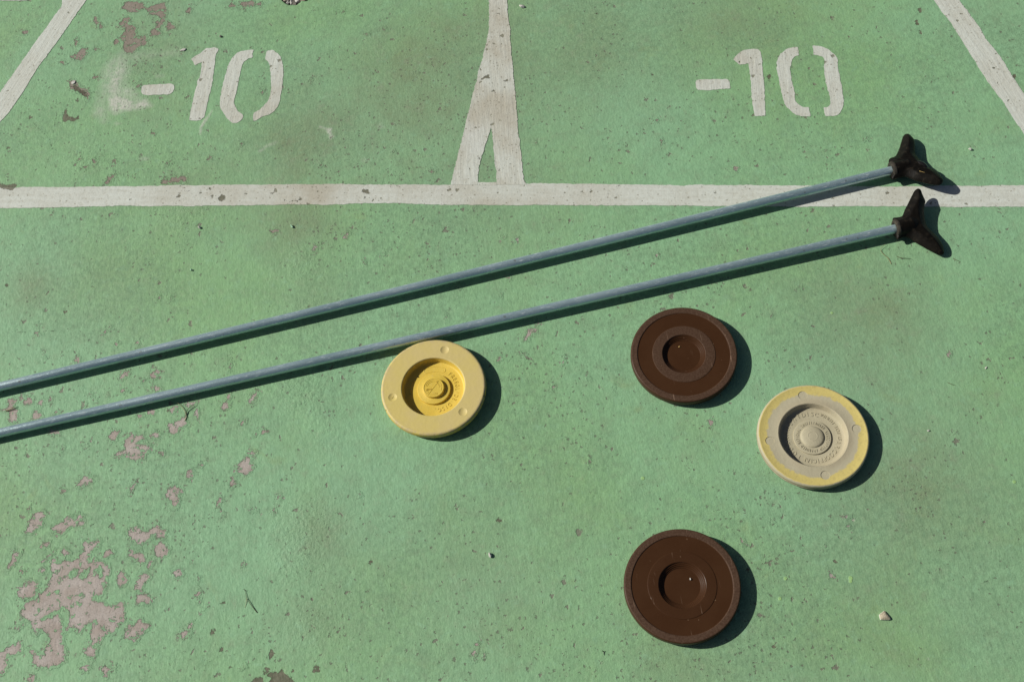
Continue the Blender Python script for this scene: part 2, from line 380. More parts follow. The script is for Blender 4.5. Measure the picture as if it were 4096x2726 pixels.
ROUGH = [(1210, 1050, 90, 1), (1230, 1250, 80, 1), (1210, 1560, 110, 1), (1220, 2100, 120, 1), (1180, 2250, 80, .8), (1240, 2500, 90, .7), (750, 850, 110, .8), (330, 640, 90, .6), (560, 300, 130, .5), (1300, 1700, 80, .6)]
CRACKS_LIP_SHADOWS = {1: [[(215,830),(270,890),(320,935),(345,965)], [(350,985),(372,1025),(402,1055)], [(120,870),(165,920)], [(398,640),(385,720),(392,800),(370,900),(350,985),(365,1060),(325,1110),(315,1160)],  # hairline cracks, and curled-lip shadows drawn as dark lines
 [(515,262),(540,258),(548,300),(528,330)], [(478,385),(520,372),(512,410),(540,425)], [(780,270),(798,262),(790,300)], [(830,300),(838,340),(850,370)], [(428,340),(430,380),(465,378)],
 [(405,70),(395,130),(340,165)], [(0,645),(70,655),(190,685)], [(222,375),(228,415)], [(470,560),(480,548),(500,545)], [(432,770),(430,830),(450,845)], [(600,505),(610,520)]],
 4: [[(85,722),(180,722)], [(275,718),(400,712)], [(15,890),(35,855),(50,830)], [(1855,580),(1850,560),(1875,530)], [(1400,880),(1410,850),(1420,905)], [(120,300),(170,280)], [(1020,250),(1045,225)]],
 7: [[(1555,420),(1575,450),(1598,495)], [(605,550),(612,490),(650,475),(658,455)], [(740,600),(748,560)], [(1570,255),(1590,220),(1630,175)], [(1170,195),(1230,180)], [(1515,512),(1570,502)]],
 5: [[(430,668),(442,650)], [(1150,935),(1175,900),(1200,880)]], 8: [[(1095,1075),(1060,1055)], [(375,712),(388,703)]], 9: [[(2060,885),(2110,865)], [(1200,300),(1210,315)]], 2: [[(730,1010),(1080,760)][:0] or [(0,1270),(250,1272)]]}
SPECK = [(2950, 2430, 170, 1), (3050, 2300, 120, .8), (2750, 2620, 300, .8), (1950, 2600, 260, .8), (3080, 1950, 160, .8), (2200, 1650, 220, .7), (1900, 480, 380, .8), (1500, 600, 300, .8), (1350, 950, 170, .8), (480, 700, 280, .9), (650, 220, 260, .9), (1750, 950, 220, .7), (2950, 520, 280, .6), (1300, 2450, 200, .6), (800, 1700, 260, .5), (2500, 1150, 260, .5), (2150, 1450, 120, .9), (3250, 2650, 200, .6), (500, 2300, 400, .4), (250, 1650, 300, .6), (2950, 2050, 120, .6), (3700, 1000, 130, .5)]
PIT = [(1115, -60), (1121, -10), (1130, 4), (1144, 15), (1158, 20), (1172, 19), (1185, 21), (1201, 10), (1212, -6), (1222, -60)]


def poly_sdf(P, poly, out, margin):
    lo = poly.min(0) - margin; hi = poly.max(0) + margin
    idx = np.nonzero((P[:, 0] > lo[0]) & (P[:, 0] < hi[0]) & (P[:, 1] > lo[1]) & (P[:, 1] < hi[1]))[0]
    if len(idx) == 0: return
    q = P[idx]; d2 = np.full(len(q), 1e9); inside = np.zeros(len(q), bool)
    n = len(poly)
    for i in range(n):
        a = poly[i]; b = poly[(i + 1) % n]; e = b - a
        w = q - a; t = np.clip((w @ e) / max(e @ e, 1e-12), 0, 1)
        d2 = np.minimum(d2, ((w - t[:, None] * e) ** 2).sum(1))
        c = (a[1] > q[:, 1]) != (b[1] > q[:, 1])
        xi = a[0] + (q[:, 1] - a[1]) / (e[1] if abs(e[1]) > 1e-12 else 1e-12) * e[0]
        inside ^= c & (q[:, 0] < xi)
    d = np.sqrt(d2); d[inside] *= -1
    out[idx] = np.minimum(out[idx], d)


def wear_fields(P):
    """signed distances / weights of the surveyed wear at ground points P (N,2)"""
    N = len(P)
    chip = np.full(N, .012); dark = np.full(N, .012); lime = np.full(N, .012)
    white = np.zeros(N); grime = np.zeros(N); rough = np.zeros(N); pit = np.full(N, .012)
    for tab, out in ((CONCRETE, chip), (DARK, dark)):
        for k, polys in tab.items():
            C = crop(k)
            for pl in polys: poly_sdf(P, np.array([C(x, y) for x, y in pl]), out, .012)
    C = crop(7)
    for isl in ([(555, 838), (575, 798), (615, 783), (612, 818), (582, 852)], [(668, 792), (690, 763), (706, 800), (695, 842), (680, 830)],
                [(480, 818), (515, 786), (548, 790), (522, 826), (500, 842)], [(695, 1190), (715, 1185), (710, 1205)], [(650, 975), (700, 968), (735, 985), (700, 1000)]):
        d = np.full(N, .012); poly_sdf(P, np.array([C(x, y) for x, y in isl]), d, .012)
        chip = np.maximum(chip, -d)
    for k, pl, w, soft in WHITE:
        C = crop(k); d = np.full(N, .05)
        poly_sdf(P, np.array([C(x, y) for x, y in pl]), d, .03)
        white = np.maximum(white, w * np.clip(.5 - d / (2 * soft), 0, 1))
    for k, x, y, r in LIME:
        lime = np.minimum(lime, np.hypot(*(P - crop(k)(x, y)).T) - r * .58 / 2.9 * MM)
    for x, y, r, w in GRIME:
        rr = r / 2.75 * MM
        grime += w * np.exp(-((P - court(x, y)) ** 2).sum(1) / (rr * rr))
    for x, y, r, w in ROUGH:
        rr = r / 2.75 * MM
        rough += w * np.exp(-((P - court(x, y)) ** 2).sum(1) / (rr * rr))
    speck = np.zeros(N)
    for x, y, r, w in SPECK:
        rr = r / 2.75 * MM
        speck += w * np.exp(-((P - court(x, y)) ** 2).sum(1) / (rr * rr))
    poly_sdf(P, np.array([court(x, y) for x, y in PIT]), pit, .012)
    crack = np.full(N, .012)
    for k, lines in CRACKS_LIP_SHADOWS.items():
        C = crop(k)
        for ln in lines:
            q = np.array([C(x, y) for x, y in ln])
            d = np.full(N, .012); poly_sdf(P, np.concatenate([q, q[-2:0:-1]]), d, .012)
            crack = np.minimum(crack, np.abs(d))
    return dict(chip=chip, dark=dark, lime=lime, white=np.clip(white, 0, 1), grime=np.clip(grime, 0, 1.2), rough=np.clip(rough, 0, 1), pit=pit, crack=crack, speck=np.clip(speck, 0, 1.3))


def add_fields(me, F):
    for k, v in F.items():
        a = me.attributes.new('wear_' + k, 'FLOAT', 'POINT')
        a.data.foreach_set('value', v.astype(np.float32))


# ------------------------------------------------------------------ ground
def axis_coords(lo, hi, step, far):
    mid = np.arange(lo, hi + step / 2, step)
    g = []; s = step; x = 0
    while x < far:
        s *= 1.35; x += s; g.append(x)
    g = np.array(g)
    return np.concatenate([(lo - g)[::-1], mid, mid[-1] + g])


def grid_mesh(name, xs, ys, zf=None):
    X, Y = np.meshgrid(xs, ys); nx, ny = len(xs), len(ys)
    P = np.c_[X.ravel(), Y.ravel()]
    F = wear_fields(P)
    Z = zf(P, F) if zf else np.zeros(len(P))
    me = bpy.data.meshes.new(name)
    me.vertices.add(len(P))
    me.vertices.foreach_set('co', np.c_[P, Z].astype(np.float32).ravel())
    i = np.arange((nx - 1) * (ny - 1)); r = i // (nx - 1); c = i % (nx - 1)
    v0 = r * nx + c
    q = np.c_[v0, v0 + 1, v0 + nx + 1, v0 + nx].astype(np.int32)
    me.loops.add(q.size); me.polygons.add(len(q))
    me.loops.foreach_set('vertex_index', q.ravel())
    me.polygons.foreach_set('loop_start', np.arange(len(q), dtype=np.int32) * 4)
    me.update(calc_edges=True)
    add_fields(me, F)
    return me


def ground_z(P, F):
    t = np.clip(-F['pit'] / .004, 0, 1)
    h = np.sin(P[:, 0] * 900) * np.cos(P[:, 1] * 1100) * .0008
    return -t * (.010 + h)


def paint_ground():
    t = NT('court_paint')
    co = t.co()
    a_chip, a_dark, a_white, a_gr, a_ro, a_lime = [t.attr('wear_' + k) for k in ('chip', 'dark', 'white', 'grime', 'rough', 'lime')]
    a_pit = t.attr('wear_pit')
    nl = t.noise(2.6, 3, .5)
    nm = t.noise(11, 6, .62, dist=.4)
    nm2 = t.noise(24, 6, .65)
    ns = t.noise(110, 5, .62)
    nf = t.noise(420, 3, .6)
    stretch = t.mapping(co, (1.0, .32, 1), (3.1, 0, 0))
    nstr = t.noise(260, 4, .6, vec=stretch)
    # paint tones
    mint = (.205, .380, .214); leaf = (.190, .348, .148); deep = (.140, .248, .140); veil = (.160, .198, .108)
    c = t.mix(t.step(nl, .34, .70, 0, .75), mint, leaf)
    c = t.mix(t.step(nm2, .40, .72, 0, .40), c, deep)
    c = t.mix(t.step(t.noise(5.5, 5, .6, dist=.6), .50, .74, 0, .35), c, (.200, .318, .132))
    c = t.mix(t.step(t.noise(1.7, 3, .5, vec=t.mapping(co, (1, 1, 1), (2.7, .4, 0))), .46, .66, 0, .35), c, (.205, .375, .232))
    g = t.math('MULTIPLY', a_gr, t.step(nm, .22, .78, .45, 1.25))
    g = t.math('ADD', g, t.step(nm, .58, .84, 0, .30))
    c = t.mix(t.math('MULTIPLY', g, .80, clamp=True), c, veil)
    pink = t.math('MULTIPLY', a_gr, t.step(t.noise(30, 5, .7), .52, .74, 0, .55))
    c = t.mix(pink, c, (.215, .205, .160))
    mid = t.noise(38, 7, .72, vec=t.mapping(co, (1, 1, 1), (6, 2, 0)))
    c = t.mix(t.step(mid, .47, .70, 0, .36), c, (.168, .228, .138))
    mid2 = t.noise(70, 6, .72, vec=t.mapping(co, (1, 1, 1), (1.5, 7, 0)), dist=.5)
    c = t.mix(t.step(mid2, .53, .72, 0, .34), c, (.215, .262, .170))
    c = t.mix(t.step(mid2, .46, .32, 0, .35), c, (.220, .400, .250))
    # ochre weeping stains
    c = t.mix(t.step(t.noise(16, 5, .65, vec=t.mapping(co, (1, .8, 1), (9, 4, 0)), dist=.8), .60, .80, 0, .40), c, (.215, .270, .105))
    # papery mottle: pigment collects in the roller stipple
    busy = t.step(t.noise(4, 3, .5, vec=t.mapping(co, (1, 1, 1), (5, 1, 0))), .40, .62, .35, 1.0)
    c = t.mix(t.math('MULTIPLY', busy, t.step(ns, .36, .62, .42, 0)), c, (.110, .195, .112))
    c = t.mix(t.step(nstr, .56, .76, 0, .26), c, (.260, .425, .272))
    c = t.mix(t.math('MULTIPLY', busy, t.step(nf, .54, .70, 0, .50)), c, (.110, .170, .095))
    c = t.mix(t.step(nf, .46, .32, 0, .22), c, (.27, .42, .27))
    # over-painted white marks
    w = t.math('MULTIPLY', a_white, t.math('MULTIPLY', t.step(t.noise(48, 6, .72), .36, .60, .55, 1.15), t.step(t.noise(200, 4, .65), .32, .56, .5, 1.1)), clamp=True)
    c = t.mix(w, c, (.40, .42, .355))
    # lime droplets
    lim = t.step(t.math('ADD', a_lime, t.math('MULTIPLY_ADD', ns, .004, -.002)), .0008, -.0002)
    c = t.mix(t.math('MULTIPLY', lim, .75), c, (.27, .44, .16))
    # small random pock marks
    clus = t.step(t.noise(7, 4, .6, vec=t.mapping(co, (1, 1, 1), (1, 8, 0))), .42, .66, .15, 1.5)
    dens = t.math('ADD', t.math('MULTIPLY', clus, t.step(nm, .35, .75, .08, .34)), t.math('MULTIPLY_ADD', a_ro, .15, t.math('MULTIPLY', t.attr('wear_speck'), .40)))
    f1 = t.flecks(62, t.math('MULTIPLY', dens, .50), .24, .55, 1.3)
    f2 = t.flecks(150, t.math('MULTIPLY', dens, .95), .30, .65, 5.1)
    f3 = t.flecks(310, t.math('MULTIPLY', t.math('MULTIPLY', dens, busy), .8), .34, .70, 9.7)
    c = t.mix(t.math('MULTIPLY', f3, .40), c, (.085, .115, .07))
    c = t.mix(t.math('MULTIPLY', f2, .72), c, (.105, .11, .08))
    c = t.mix(t.math('MULTIPLY', f1, .8), c, (.135, .12, .098))
    # peeled patches
    n_a = t.noise(260, 4, .7); n_b = t.noise(70, 4, .6)
    edge = t.math('ADD', t.math('MULTIPLY_ADD', n_a, .014, -.0068), t.math('MULTIPLY_ADD', n_b, .016, -.0077))
    dch = t.math('ADD', a_chip, edge)
    ch = t.step(t.math('ADD', dch, .0008), .0006, -.0006)
    isl = t.noise(100, 5, .7, vec=t.mapping(co, (1, 1, 1), (.31, .77, 0)))
    ch = t.math('MULTIPLY', ch, t.step(isl, .590, .560))
    frg = t.math('MULTIPLY', t.step(t.noise(135, 5, .72), .612, .634), t.step(a_chip, .0105, .0030))
    ch = t.math('MAXIMUM', ch, frg)
    cc = t.mix(t.step(t.noise(26, 5, .6), .36, .66), (.314, .270, .236), (.388, .350, .320))
    ysep = t.sep(co)
    up = t.step(ysep[1], .95, 1.15)               # older, browner concrete beyond the baseline
    cc = t.mix(t.math('MULTIPLY', up, .75), cc, (.175, .152, .115))
    small = t.step(a_chip, -.006, -.0015, 0, .22)
    cc = t.mix(small, cc, (.190, .166, .130))
    cc = t.mix(t.step(t.noise(520, 4, .7), .48, .72, 0, .55), cc, (.13, .115, .10))
    cc = t.mix(t.step(t.noise(700, 2, .7), .68, .80, 0, .6), cc, (.46, .45, .43))
    c = t.mix(ch, c, cc)
    # slightly darker line along the lip of a peel
    lip = t.math('MULTIPLY', t.step(dch, .0022, .0003), t.math('SUBTRACT', 1.0, ch))
    c = t.mix(t.math('MULTIPLY', lip, .06), c, (.115, .155, .10))
    dd = t.math('ADD', a_dark, t.math('MULTIPLY', edge, .8))
    dk = t.step(dd, .0004, -.0006)
    c = t.mix(t.math('MULTIPLY', dk, .92), c, t.mix(t.step(ns, .4, .65), (.080, .074, .048), (.125, .112, .080)))
    ck = t.step(t.math('ADD', t.attr('wear_crack'), t.math('MULTIPLY_ADD', n_a, .006, -.0026)), .0009, .0001)  # also paints in the shadows of curled lips, dark like the cracks
    c = t.mix(t.math('MULTIPLY', ck, .75), c, (.055, .065, .040))
    pit = t.step(a_pit, .0015, -.001)
    c = t.mix(pit, c, (.09, .08, .062))
    # relief
    amp = t.math('MULTIPLY_ADD', a_ro, .00075, .00030)
    h = t.math('MULTIPLY', t.noise(230, 4, .6), amp)
    h = t.math('ADD', h, t.math('MULTIPLY', ns, .0008))
    h = t.math('ADD', h, t.math('MULTIPLY', nstr, .0004))
    h = t.math('ADD', h, t.math('MULTIPLY', nm2, .0012))
    h = t.math('SUBTRACT', h, t.math('MULTIPLY', ck, .0006))
    h = t.math('ADD', h, t.math('MULTIPLY', a_ro, t.math('MULTIPLY', t.noise(150, 3, .6), .0011)))
    holes = t.math('ADD', t.math('MULTIPLY', f1, .0004), t.math('MULTIPLY', f2, .0003))
    h = t.math('SUBTRACT', h, holes)
    h = t.math('SUBTRACT', h, t.math('MULTIPLY', ch, .0011))
    h = t.math('SUBTRACT', h, t.math('MULTIPLY', t.step(dd, .0007, -.0007), .0005))
    h = t.math('ADD', h, t.math('MULTIPLY', t.step(t.math('ADD', dch, -.0022), .0016, -.0004), .0004))   # curled lip
    h = t.math('ADD', h, t.math('MULTIPLY', t.math('MULTIPLY', w, t.noise(190, 3)), .0006))
    h = t.math('ADD', h, t.math('MULTIPLY', lim, .0004))
    rough = t.mix(ch, (.62,) * 3, (.85,) * 3)
    return t.done(c, rough, t.bump(h, 1.0), spec=.30)


M_GROUND = paint_ground()
gx = axis_coords(-.90, 1.00, .0018, 60); gy = axis_coords(.15, 1.72, .0018, 60)
ground = link_mesh('ground', grid_mesh('ground', gx, gy, ground_z), M_GROUND, smooth=None)
ground.data.polygons.foreach_set('use_smooth', [True] * len(ground.data.polygons))
tag(ground, kind='structure')


# ------------------------------------------------------------------ white court paint
def white_paint(name, along_x=True):
    t = NT(name)
    a_dark = t.attr('wear_dark'); a_chip = t.attr('wear_chip')
    co = t.co()
    sx = (.10, 1, 1) if along_x else (1, .10, 1)
    st = t.mapping(co, sx)
    streak = t.noise(520, 4, .65, vec=st)
    streak2 = t.noise(150, 4, .6, vec=st)
    blot = t.noise(9, 5, .6); ns = t.noise(140, 5, .65)
    c = t.mix(t.step(streak2, .35, .65), (.462, .485, .436), (.505, .536, .490))
    c = t.mix(t.step(streak, .54, .76, 0, .30), c, (.335, .320, .255))
    c = t.mix(t.math('MULTIPLY', t.math('MULTIPLY_ADD', t.attr('wear_grime'), 1.1, .25), t.step(blot, .36, .66, .15, .9), clamp=True), c, (.340, .310, .240))
    c = t.mix(t.step(ns, .32, .50, .35, 0), c, (.300, .285, .220))
    c = t.mix(t.step(t.noise(5, 4, .6, vec=t.mapping(co, (1, 1, 1), (4, 9, 0))), .56, .74, 0, .5), c, (.50, .52, .49))
    dens = t.math('MULTIPLY_ADD', t.math('MINIMUM', t.attr('wear_grime'), .8), .45, t.step(blot, .3, .75, .12, .40))
    f1 = t.flecks(75, t.math('MULTIPLY', dens, .45), .24, .4, 2.2)
    f2 = t.flecks(190, t.math('MULTIPLY', dens, .9), .30, .4, 7.2)
    c = t.mix(t.math('MULTIPLY', f2, .6), c, (.16, .145, .105))
    c = t.mix(t.math('MULTIPLY', f1, .8), c, (.135, .13, .085))
    edge = t.math('MULTIPLY_ADD', t.noise(260, 4, .7), .009, -.0043)
    dd = t.math('ADD', t.math('MINIMUM', a_dark, a_chip), edge)
    dk = t.step(dd, .0004, -.0005)
    c = t.mix(t.math('MULTIPLY', dk, .95), c, t.mix(t.step(ns, .4, .65), (.105, .105, .070), (.165, .150, .110)))
    # the frayed outer millimetre of a brushed edge
    a_edge = t.attr('edge')
    fr = t.step(t.math('ADD', a_edge, t.math('MULTIPLY_ADD', ns, .0034, -.0017)), .0004, -.0002)
    c = t.mix(t.math('MULTIPLY', fr, .85), c, (.165, .27, .165))
    h = t.math('MULTIPLY', streak2, .0007)
    h = t.math('ADD', h, t.math('MULTIPLY', streak, .00022))
    h = t.math('ADD', h, t.math('MULTIPLY', ns, .0006))
    h = t.math('SUBTRACT', h, t.math('MULTIPLY', t.step(dd, .0006, -.0006), .0007))
    h = t.math('SUBTRACT', h, t.math('MULTIPLY', f1, .0004))
    return t.done(c, .62, t.bump(h, 1.0), spec=.3)


M_WX = white_paint('white_paint_across', True)
M_WY = white_paint('white_paint_lengthwise', False)


def resample(pts, n):
    pts = np.array(pts, float); s = np.r_[0, np.cumsum(np.hypot(*np.diff(pts, axis=0).T))]
    u = np.linspace(0, s[-1], n)
    return np.c_[np.interp(u, s, pts[:, 0]), np.interp(u, s, pts[:, 1])]


def wobble(n, amp, k):
    x = rng.normal(size=n + 2 * k); ker = np.hanning(2 * k + 1); ker /= np.sqrt((ker ** 2).sum())
    return np.convolve(x, ker, 'valid')[:n] * amp


def strips(name, pairs, mat, z, rz=0.0, parent=None):
    """painted strips between two edge polylines (world metres), one mesh"""
    P, Fc, E = [], [], []
    for a, b, nu, nv in pairs:
        a = resample(a, nu); b = resample(b, nu)
        d = b - a; wid = np.hypot(*d.T); nrm = d / wid[:, None]
        win = np.minimum(1, np.minimum(np.arange(nu), np.arange(nu)[::-1]) / 12.0)
        a = a + nrm * win[:, None] * (wobble(nu, .00030, 2) + wobble(nu, .0003, 10))[:, None]
        b = b + nrm * win[:, None] * (wobble(nu, .00030, 2) + wobble(nu, .0003, 10))[:, None]
        base = len(P)
        for i in range(nu):
            for j in range(nv):
                s = j / (nv - 1)
                P.append(a[i] * (1 - s) + b[i] * s); E.append(min(s, 1 - s) * wid[i])
        for i in range(nu - 1):
            for j in range(nv - 1):
                v = base + i * nv + j
                Fc.append((v, v + 1, v + nv + 1, v + nv))
    P = np.array(P); F = wear_fields(P); F['pit'][:] = 1
    org = P.mean(0); cr, sr = math.cos(-rz), math.sin(-rz)
    L = P - org; L = np.c_[L[:, 0] * cr - L[:, 1] * sr, L[:, 0] * sr + L[:, 1] * cr]
    me = bpy.data.meshes.new(name)
    me.from_pydata([(x, y, 0) for x, y in L], [], Fc)
    # make every face look up
    me.update()
    if me.polygons[0].normal.z < 0: me.flip_normals()
    add_fields(me, F)
    ea = me.attributes.new('edge', 'FLOAT', 'POINT'); ea.data.foreach_set('value', np.array(E, np.float32))
    o = link_mesh(name, me, mat, parent, (org[0], org[1], z), smooth=None)
    o.rotation_euler = (0, 0, rz)
    return o


def PX(k, pts):
    C = crop(k); return [C(x, y) for x, y in pts]


# line across the court
top = PX('s', [(-400, 752)]) + PX(1, [(0,1292),(120,1293),(600,1290),(1000,1283),(1200,1280),(2355,1269)]) + PX(2, [(60,1272),(750,1275),(1270,1265),(1700,1270),(2355,1278)]) + PX(3, [(60,1274),(850,1280),(1400,1288),(2356,1278)]) + PX('s', [(4500, 742)])
bot = PX('s', [(-400, 836)]) + PX(1, [(0,1438),(120,1437),(500,1430),(800,1422),(1500,1422),(2000,1412),(2355,1412)]) + PX(2, [(60,1405),(400,1402),(600,1412),(1700,1418),(2355,1420)]) + PX(3, [(60,1420),(800,1428),(1300,1422),(1900,1430),(2356,1425)]) + PX('s', [(4500, 830)])
ang_base = math.atan2(top[-1][1] - top[0][1], top[-1][0] - top[0][0])
strips('court_line', [(top, bot, 900, 17)], M_WX, .0004, ang_base, ground)
# tapering divider: stem, two legs round a green triangle
lft = PX(2, [(1015,-80),(1018,0),(1020,200),(1005,270),(975,400),(945,490),(930,570),(890,720),(852,880)])
rgt = PX(2, [(1135,-80),(1145,0),(1150,90),(1165,200),(1172,350),(1185,470),(1200,620),(1215,820),(1217,880)])
legl = PX(2, [(852,880),(820,1010),(785,1140),(755,1276)]); legl_in = PX(2, [(1033,880),(1026,915),(1000,980),(965,1100),(944,1200),(942,1277)])
legr_in = PX(2, [(1033,880),(1039,915),(1048,990),(1058,1100),(1068,1190),(1074,1277)]); legr = PX(2, [(1217,880),(1230,960),(1245,1110),(1258,1240),(1280,1276)])
ang_v = math.atan2(rgt[1][1] - rgt[-1][1], rgt[1][0] - rgt[-1][0]) - math.pi / 2
foot = PX(2, [(942,1257),(1000,1260),(1072,1256)]); foot2 = PX(2, [(940,1280),(1000,1280),(1076,1280)])
strips('divider_line', [(lft, rgt, 280, 40), (legl, legl_in, 130, 24), (legr_in, legr, 130, 24), (foot, foot2, 24, 8)], M_WY, .0006, ang_v, ground)
# slanting side lines
dl = PX('s', [(370, -180)]) + PX(1, [(432,0),(425,45),(345,155),(240,300),(120,470),(0,640)]) + PX('s', [(-160, 600)])
dr = PX('s', [(480, -180)]) + PX(1, [(597,0),(500,140),(370,325),(260,470),(150,650),(60,780),(0,845)]) + PX('s', [(-160, 715)])
strips('slanting_line', [(dl, dr, 420, 20)], M_WY, .0005, math.atan2(dl[0][1] - dl[-1][1], dl[0][0] - dl[-1][0]) - math.pi / 2, ground)
el = PX('s', [(3640, -150)]) + PX(3, [(1730,0),(1780,75),(1840,150),(1920,270),(2000,400),(2100,560),(2200,690),(2290,830),(2356,930)]) + PX('s', [(4230, 760)])
er = PX('s', [(3745, -150)]) + PX(3, [(1905,0),(1960,70),(2040,180),(2100,280),(2200,400),(2270,520),(2356,650)]) + PX('s', [(4230, 590)])
strips('slanting_line', [(el, er, 420, 20)], M_WY, .0005, math.atan2(el[0][1] - el[-1][1], el[0][0] - el[-1][0]) - math.pi / 2, ground)
strips('court_line', [(PX('s', [(-400, -70), (210, -74)]), PX('s', [(-400, 4), (108, 4)]), 120, 14)], M_WX, .0007, ang_base, ground)


def numerals(polys, k, label):
    """stencilled -10: outlines smoothed, ribbed into a fine fill"""
    C = crop(k); allp = []
    Fc = []; P = []; E = []
    rz = ang_base; cr, sr = math.cos(-rz), math.sin(-rz)
    for pl in polys:
        p = np.array([C(x, y) for x, y in pl])
        n = len(p); m = []
        for i in range(n):                       # Catmull-Rom but keep sharp corners
            p0, p1, p2, p3 = p[i - 1], p[i], p[(i + 1) % n], p[(i + 2) % n]
            L = max(3, int(np.hypot(*(p2 - p1)) / .0022))
            def sharp(a, b, c):
                u, v = b - a, c - b
                return (u @ v) / (np.hypot(*u) * np.hypot(*v) + 1e-12) < .55
            t1 = (p2 - p1) if sharp(p0, p1, p2) else (p2 - p0) / 2
            t2 = (p2 - p1) if sharp(p1, p2, p3) else (p3 - p1) / 2
            for s in np.linspace(0, 1, L, endpoint=False):
                h = (2 * s**3 - 3 * s**2 + 1) * p1 + (s**3 - 2 * s**2 + s) * t1 + (-2 * s**3 + 3 * s**2) * p2 + (s**3 - s**2) * t2
                m.append(h)
        m = np.array(m); m += np.c_[wobble(len(m), .00035, 2), wobble(len(m), .00035, 2)]
        allp.append(m)
    org = np.concatenate(allp).mean(0)
    bm = bmesh.new()
    for m in allp:
        b2 = bmesh.new()
        vs = [b2.verts.new((x, y, 0)) for x, y in m]
        f = b2.faces.new(vs)
        bmesh.ops.triangulate(b2, faces=[f])
        for _ in range(3):
            long = [e for e in b2.edges if e.calc_length() > .004]
            if not long: break
            bmesh.ops.subdivide_edges(b2, edges=long, cuts=1)
            bmesh.ops.triangulate(b2, faces=[f for f in b2.faces if len(f.verts) > 3])
        tmp = bpy.data.meshes.new('tmp'); b2.to_mesh(tmp); b2.free(); bm.from_mesh(tmp); bpy.data.meshes.remove(tmp)
    W = np.array([(v.co.x, v.co.y) for v in bm.verts])
    F = wear_fields(W); F['pit'][:] = 1
    sd = np.full(len(W), .05)
    for m in allp: poly_sdf(W, m, sd, .002)
    for v, (x, y) in zip(bm.verts, W):
        x, y = x - org[0], y - org[1]
        v.co = (x * cr - y * sr, x * sr + y * cr, 0)
    for f in bm.faces:
        f.normal_update()
        if f.normal.z < 0: f.normal_flip()
    me = bpy.data.meshes.new('painted_number'); bm.to_mesh(me); bm.free()
    add_fields(me, F)
    ea = me.attributes.new('edge', 'FLOAT', 'POINT'); ea.data.foreach_set('value', np.maximum(-sd, 0).astype(np.float32))
    o = link_mesh('painted_number', me, M_WY, ground, (org[0], org[1], .0004), smooth=None)
    o.rotation_euler = (0, 0, rz)
    o['label'] = label
    return o


numerals([[(975,625),(978,600),(1000,588),(1090,583),(1180,580),(1203,598),(1198,630),(1160,652),(1080,656),(1000,657),(978,645)],
          [(1320,410),(1385,365),(1430,333),(1505,332),(1508,350),(1488,385),(1478,480),(1460,600),(1435,700),(1415,790),(1400,820),(1370,835),(1303,830),(1330,700),(1360,580),(1385,500),(1395,430),(1370,440),(1345,450)],
          [(1748,346),(1742,402),(1710,408),(1675,445),(1655,520),(1640,600),(1618,690),(1625,735),(1650,775),(1675,790),(1672,820),(1640,848),(1600,848),(1560,810),(1525,750),(1518,690),(1535,600),(1560,500),(1590,420),(1640,365),(1700,348)],
          [(1840,350),(1885,348),(1930,385),(1950,440),(1955,520),(1945,620),(1930,700),(1900,760),(1850,795),(1800,810),(1770,832),(1745,835),(1748,780),(1800,750),(1845,700),(1868,640),(1870,560),(1865,480),(1850,430),(1833,410)]],
         1, 'leaning white stencilled minus ten beside the smeared white patch')
numerals([[(88,560),(110,550),(200,548),(300,547),(322,555),(328,600),(325,612),(220,620),(120,625),(98,615)],
          [(350,412),(385,370),(440,342),(510,338),(535,355),(548,400),(555,500),(565,620),(568,720),(575,798),(500,803),(488,750),(475,650),(470,560),(455,440),(400,448),(380,435)],
          [(797,325),(803,382),(775,392),(750,430),(745,480),(755,560),(770,620),(778,690),(800,720),(840,738),(872,738),(885,803),(800,800),(750,770),(705,720),(685,650),(665,560),(650,460),(658,410),(690,360),(740,332)],
          [(895,316),(950,320),(1010,345),(1050,380),(1070,420),(1075,480),(1090,560),(1105,640),(1113,700),(1105,740),(1080,785),(1040,803),(985,803),(970,742),(1000,738),(1020,715),(1012,660),(1000,620),(985,550),(975,470),(975,405),(945,385),(905,382)]],
         3, 'upright white stencilled minus ten near the black cue heads')


# ------------------------------------------------------------------ disc materials
def plastic_yellow():
    t = NT('yellow_plastic')
    x, y, z = t.sep(t.co())[:3]
    ns = t.noise(160, 5, .65); nb = t.noise(22, 4, .6)
    base = t.mix(t.step(nb, .35, .65), (.545, .388, .050), (.585, .425, .066))
    worn = t.mix(t.step(nb, .35, .68), (.505, .410, .130), (.495, .400, .160))
    top = t.step(z, .0146, .0156)
    c = t.mix(top, base, worn)
    c = t.mix(t.step(ns, .56, .78, 0, .35), c, (.46, .36, .20))
    # scuffed rim and grazes
    r = t.math('SQRT', t.math('ADD', t.math('POWER', x, 2.0), t.math('POWER', y, 2.0)))
    rim = t.math('MULTIPLY', t.step(r, .0695, .0755), t.step(t.noise(120, 4, .7), .38, .62))
    c = t.mix(t.math('MULTIPLY', rim, .70), c, (.36, .29, .19))
    nick = t.math('MULTIPLY', t.step(r, .0735, .0750), t.flecks(130, .34, .36, .5, 3.3))
    c = t.mix(t.math('MULTIPLY', nick, .8), c, (.14, .11, .06))
    h = t.math('ADD', t.math('MULTIPLY', ns, .0003), t.math('MULTIPLY', nick, -.0006))
    return t.done(c, .55, t.bump(h, 1.0), spec=.35)


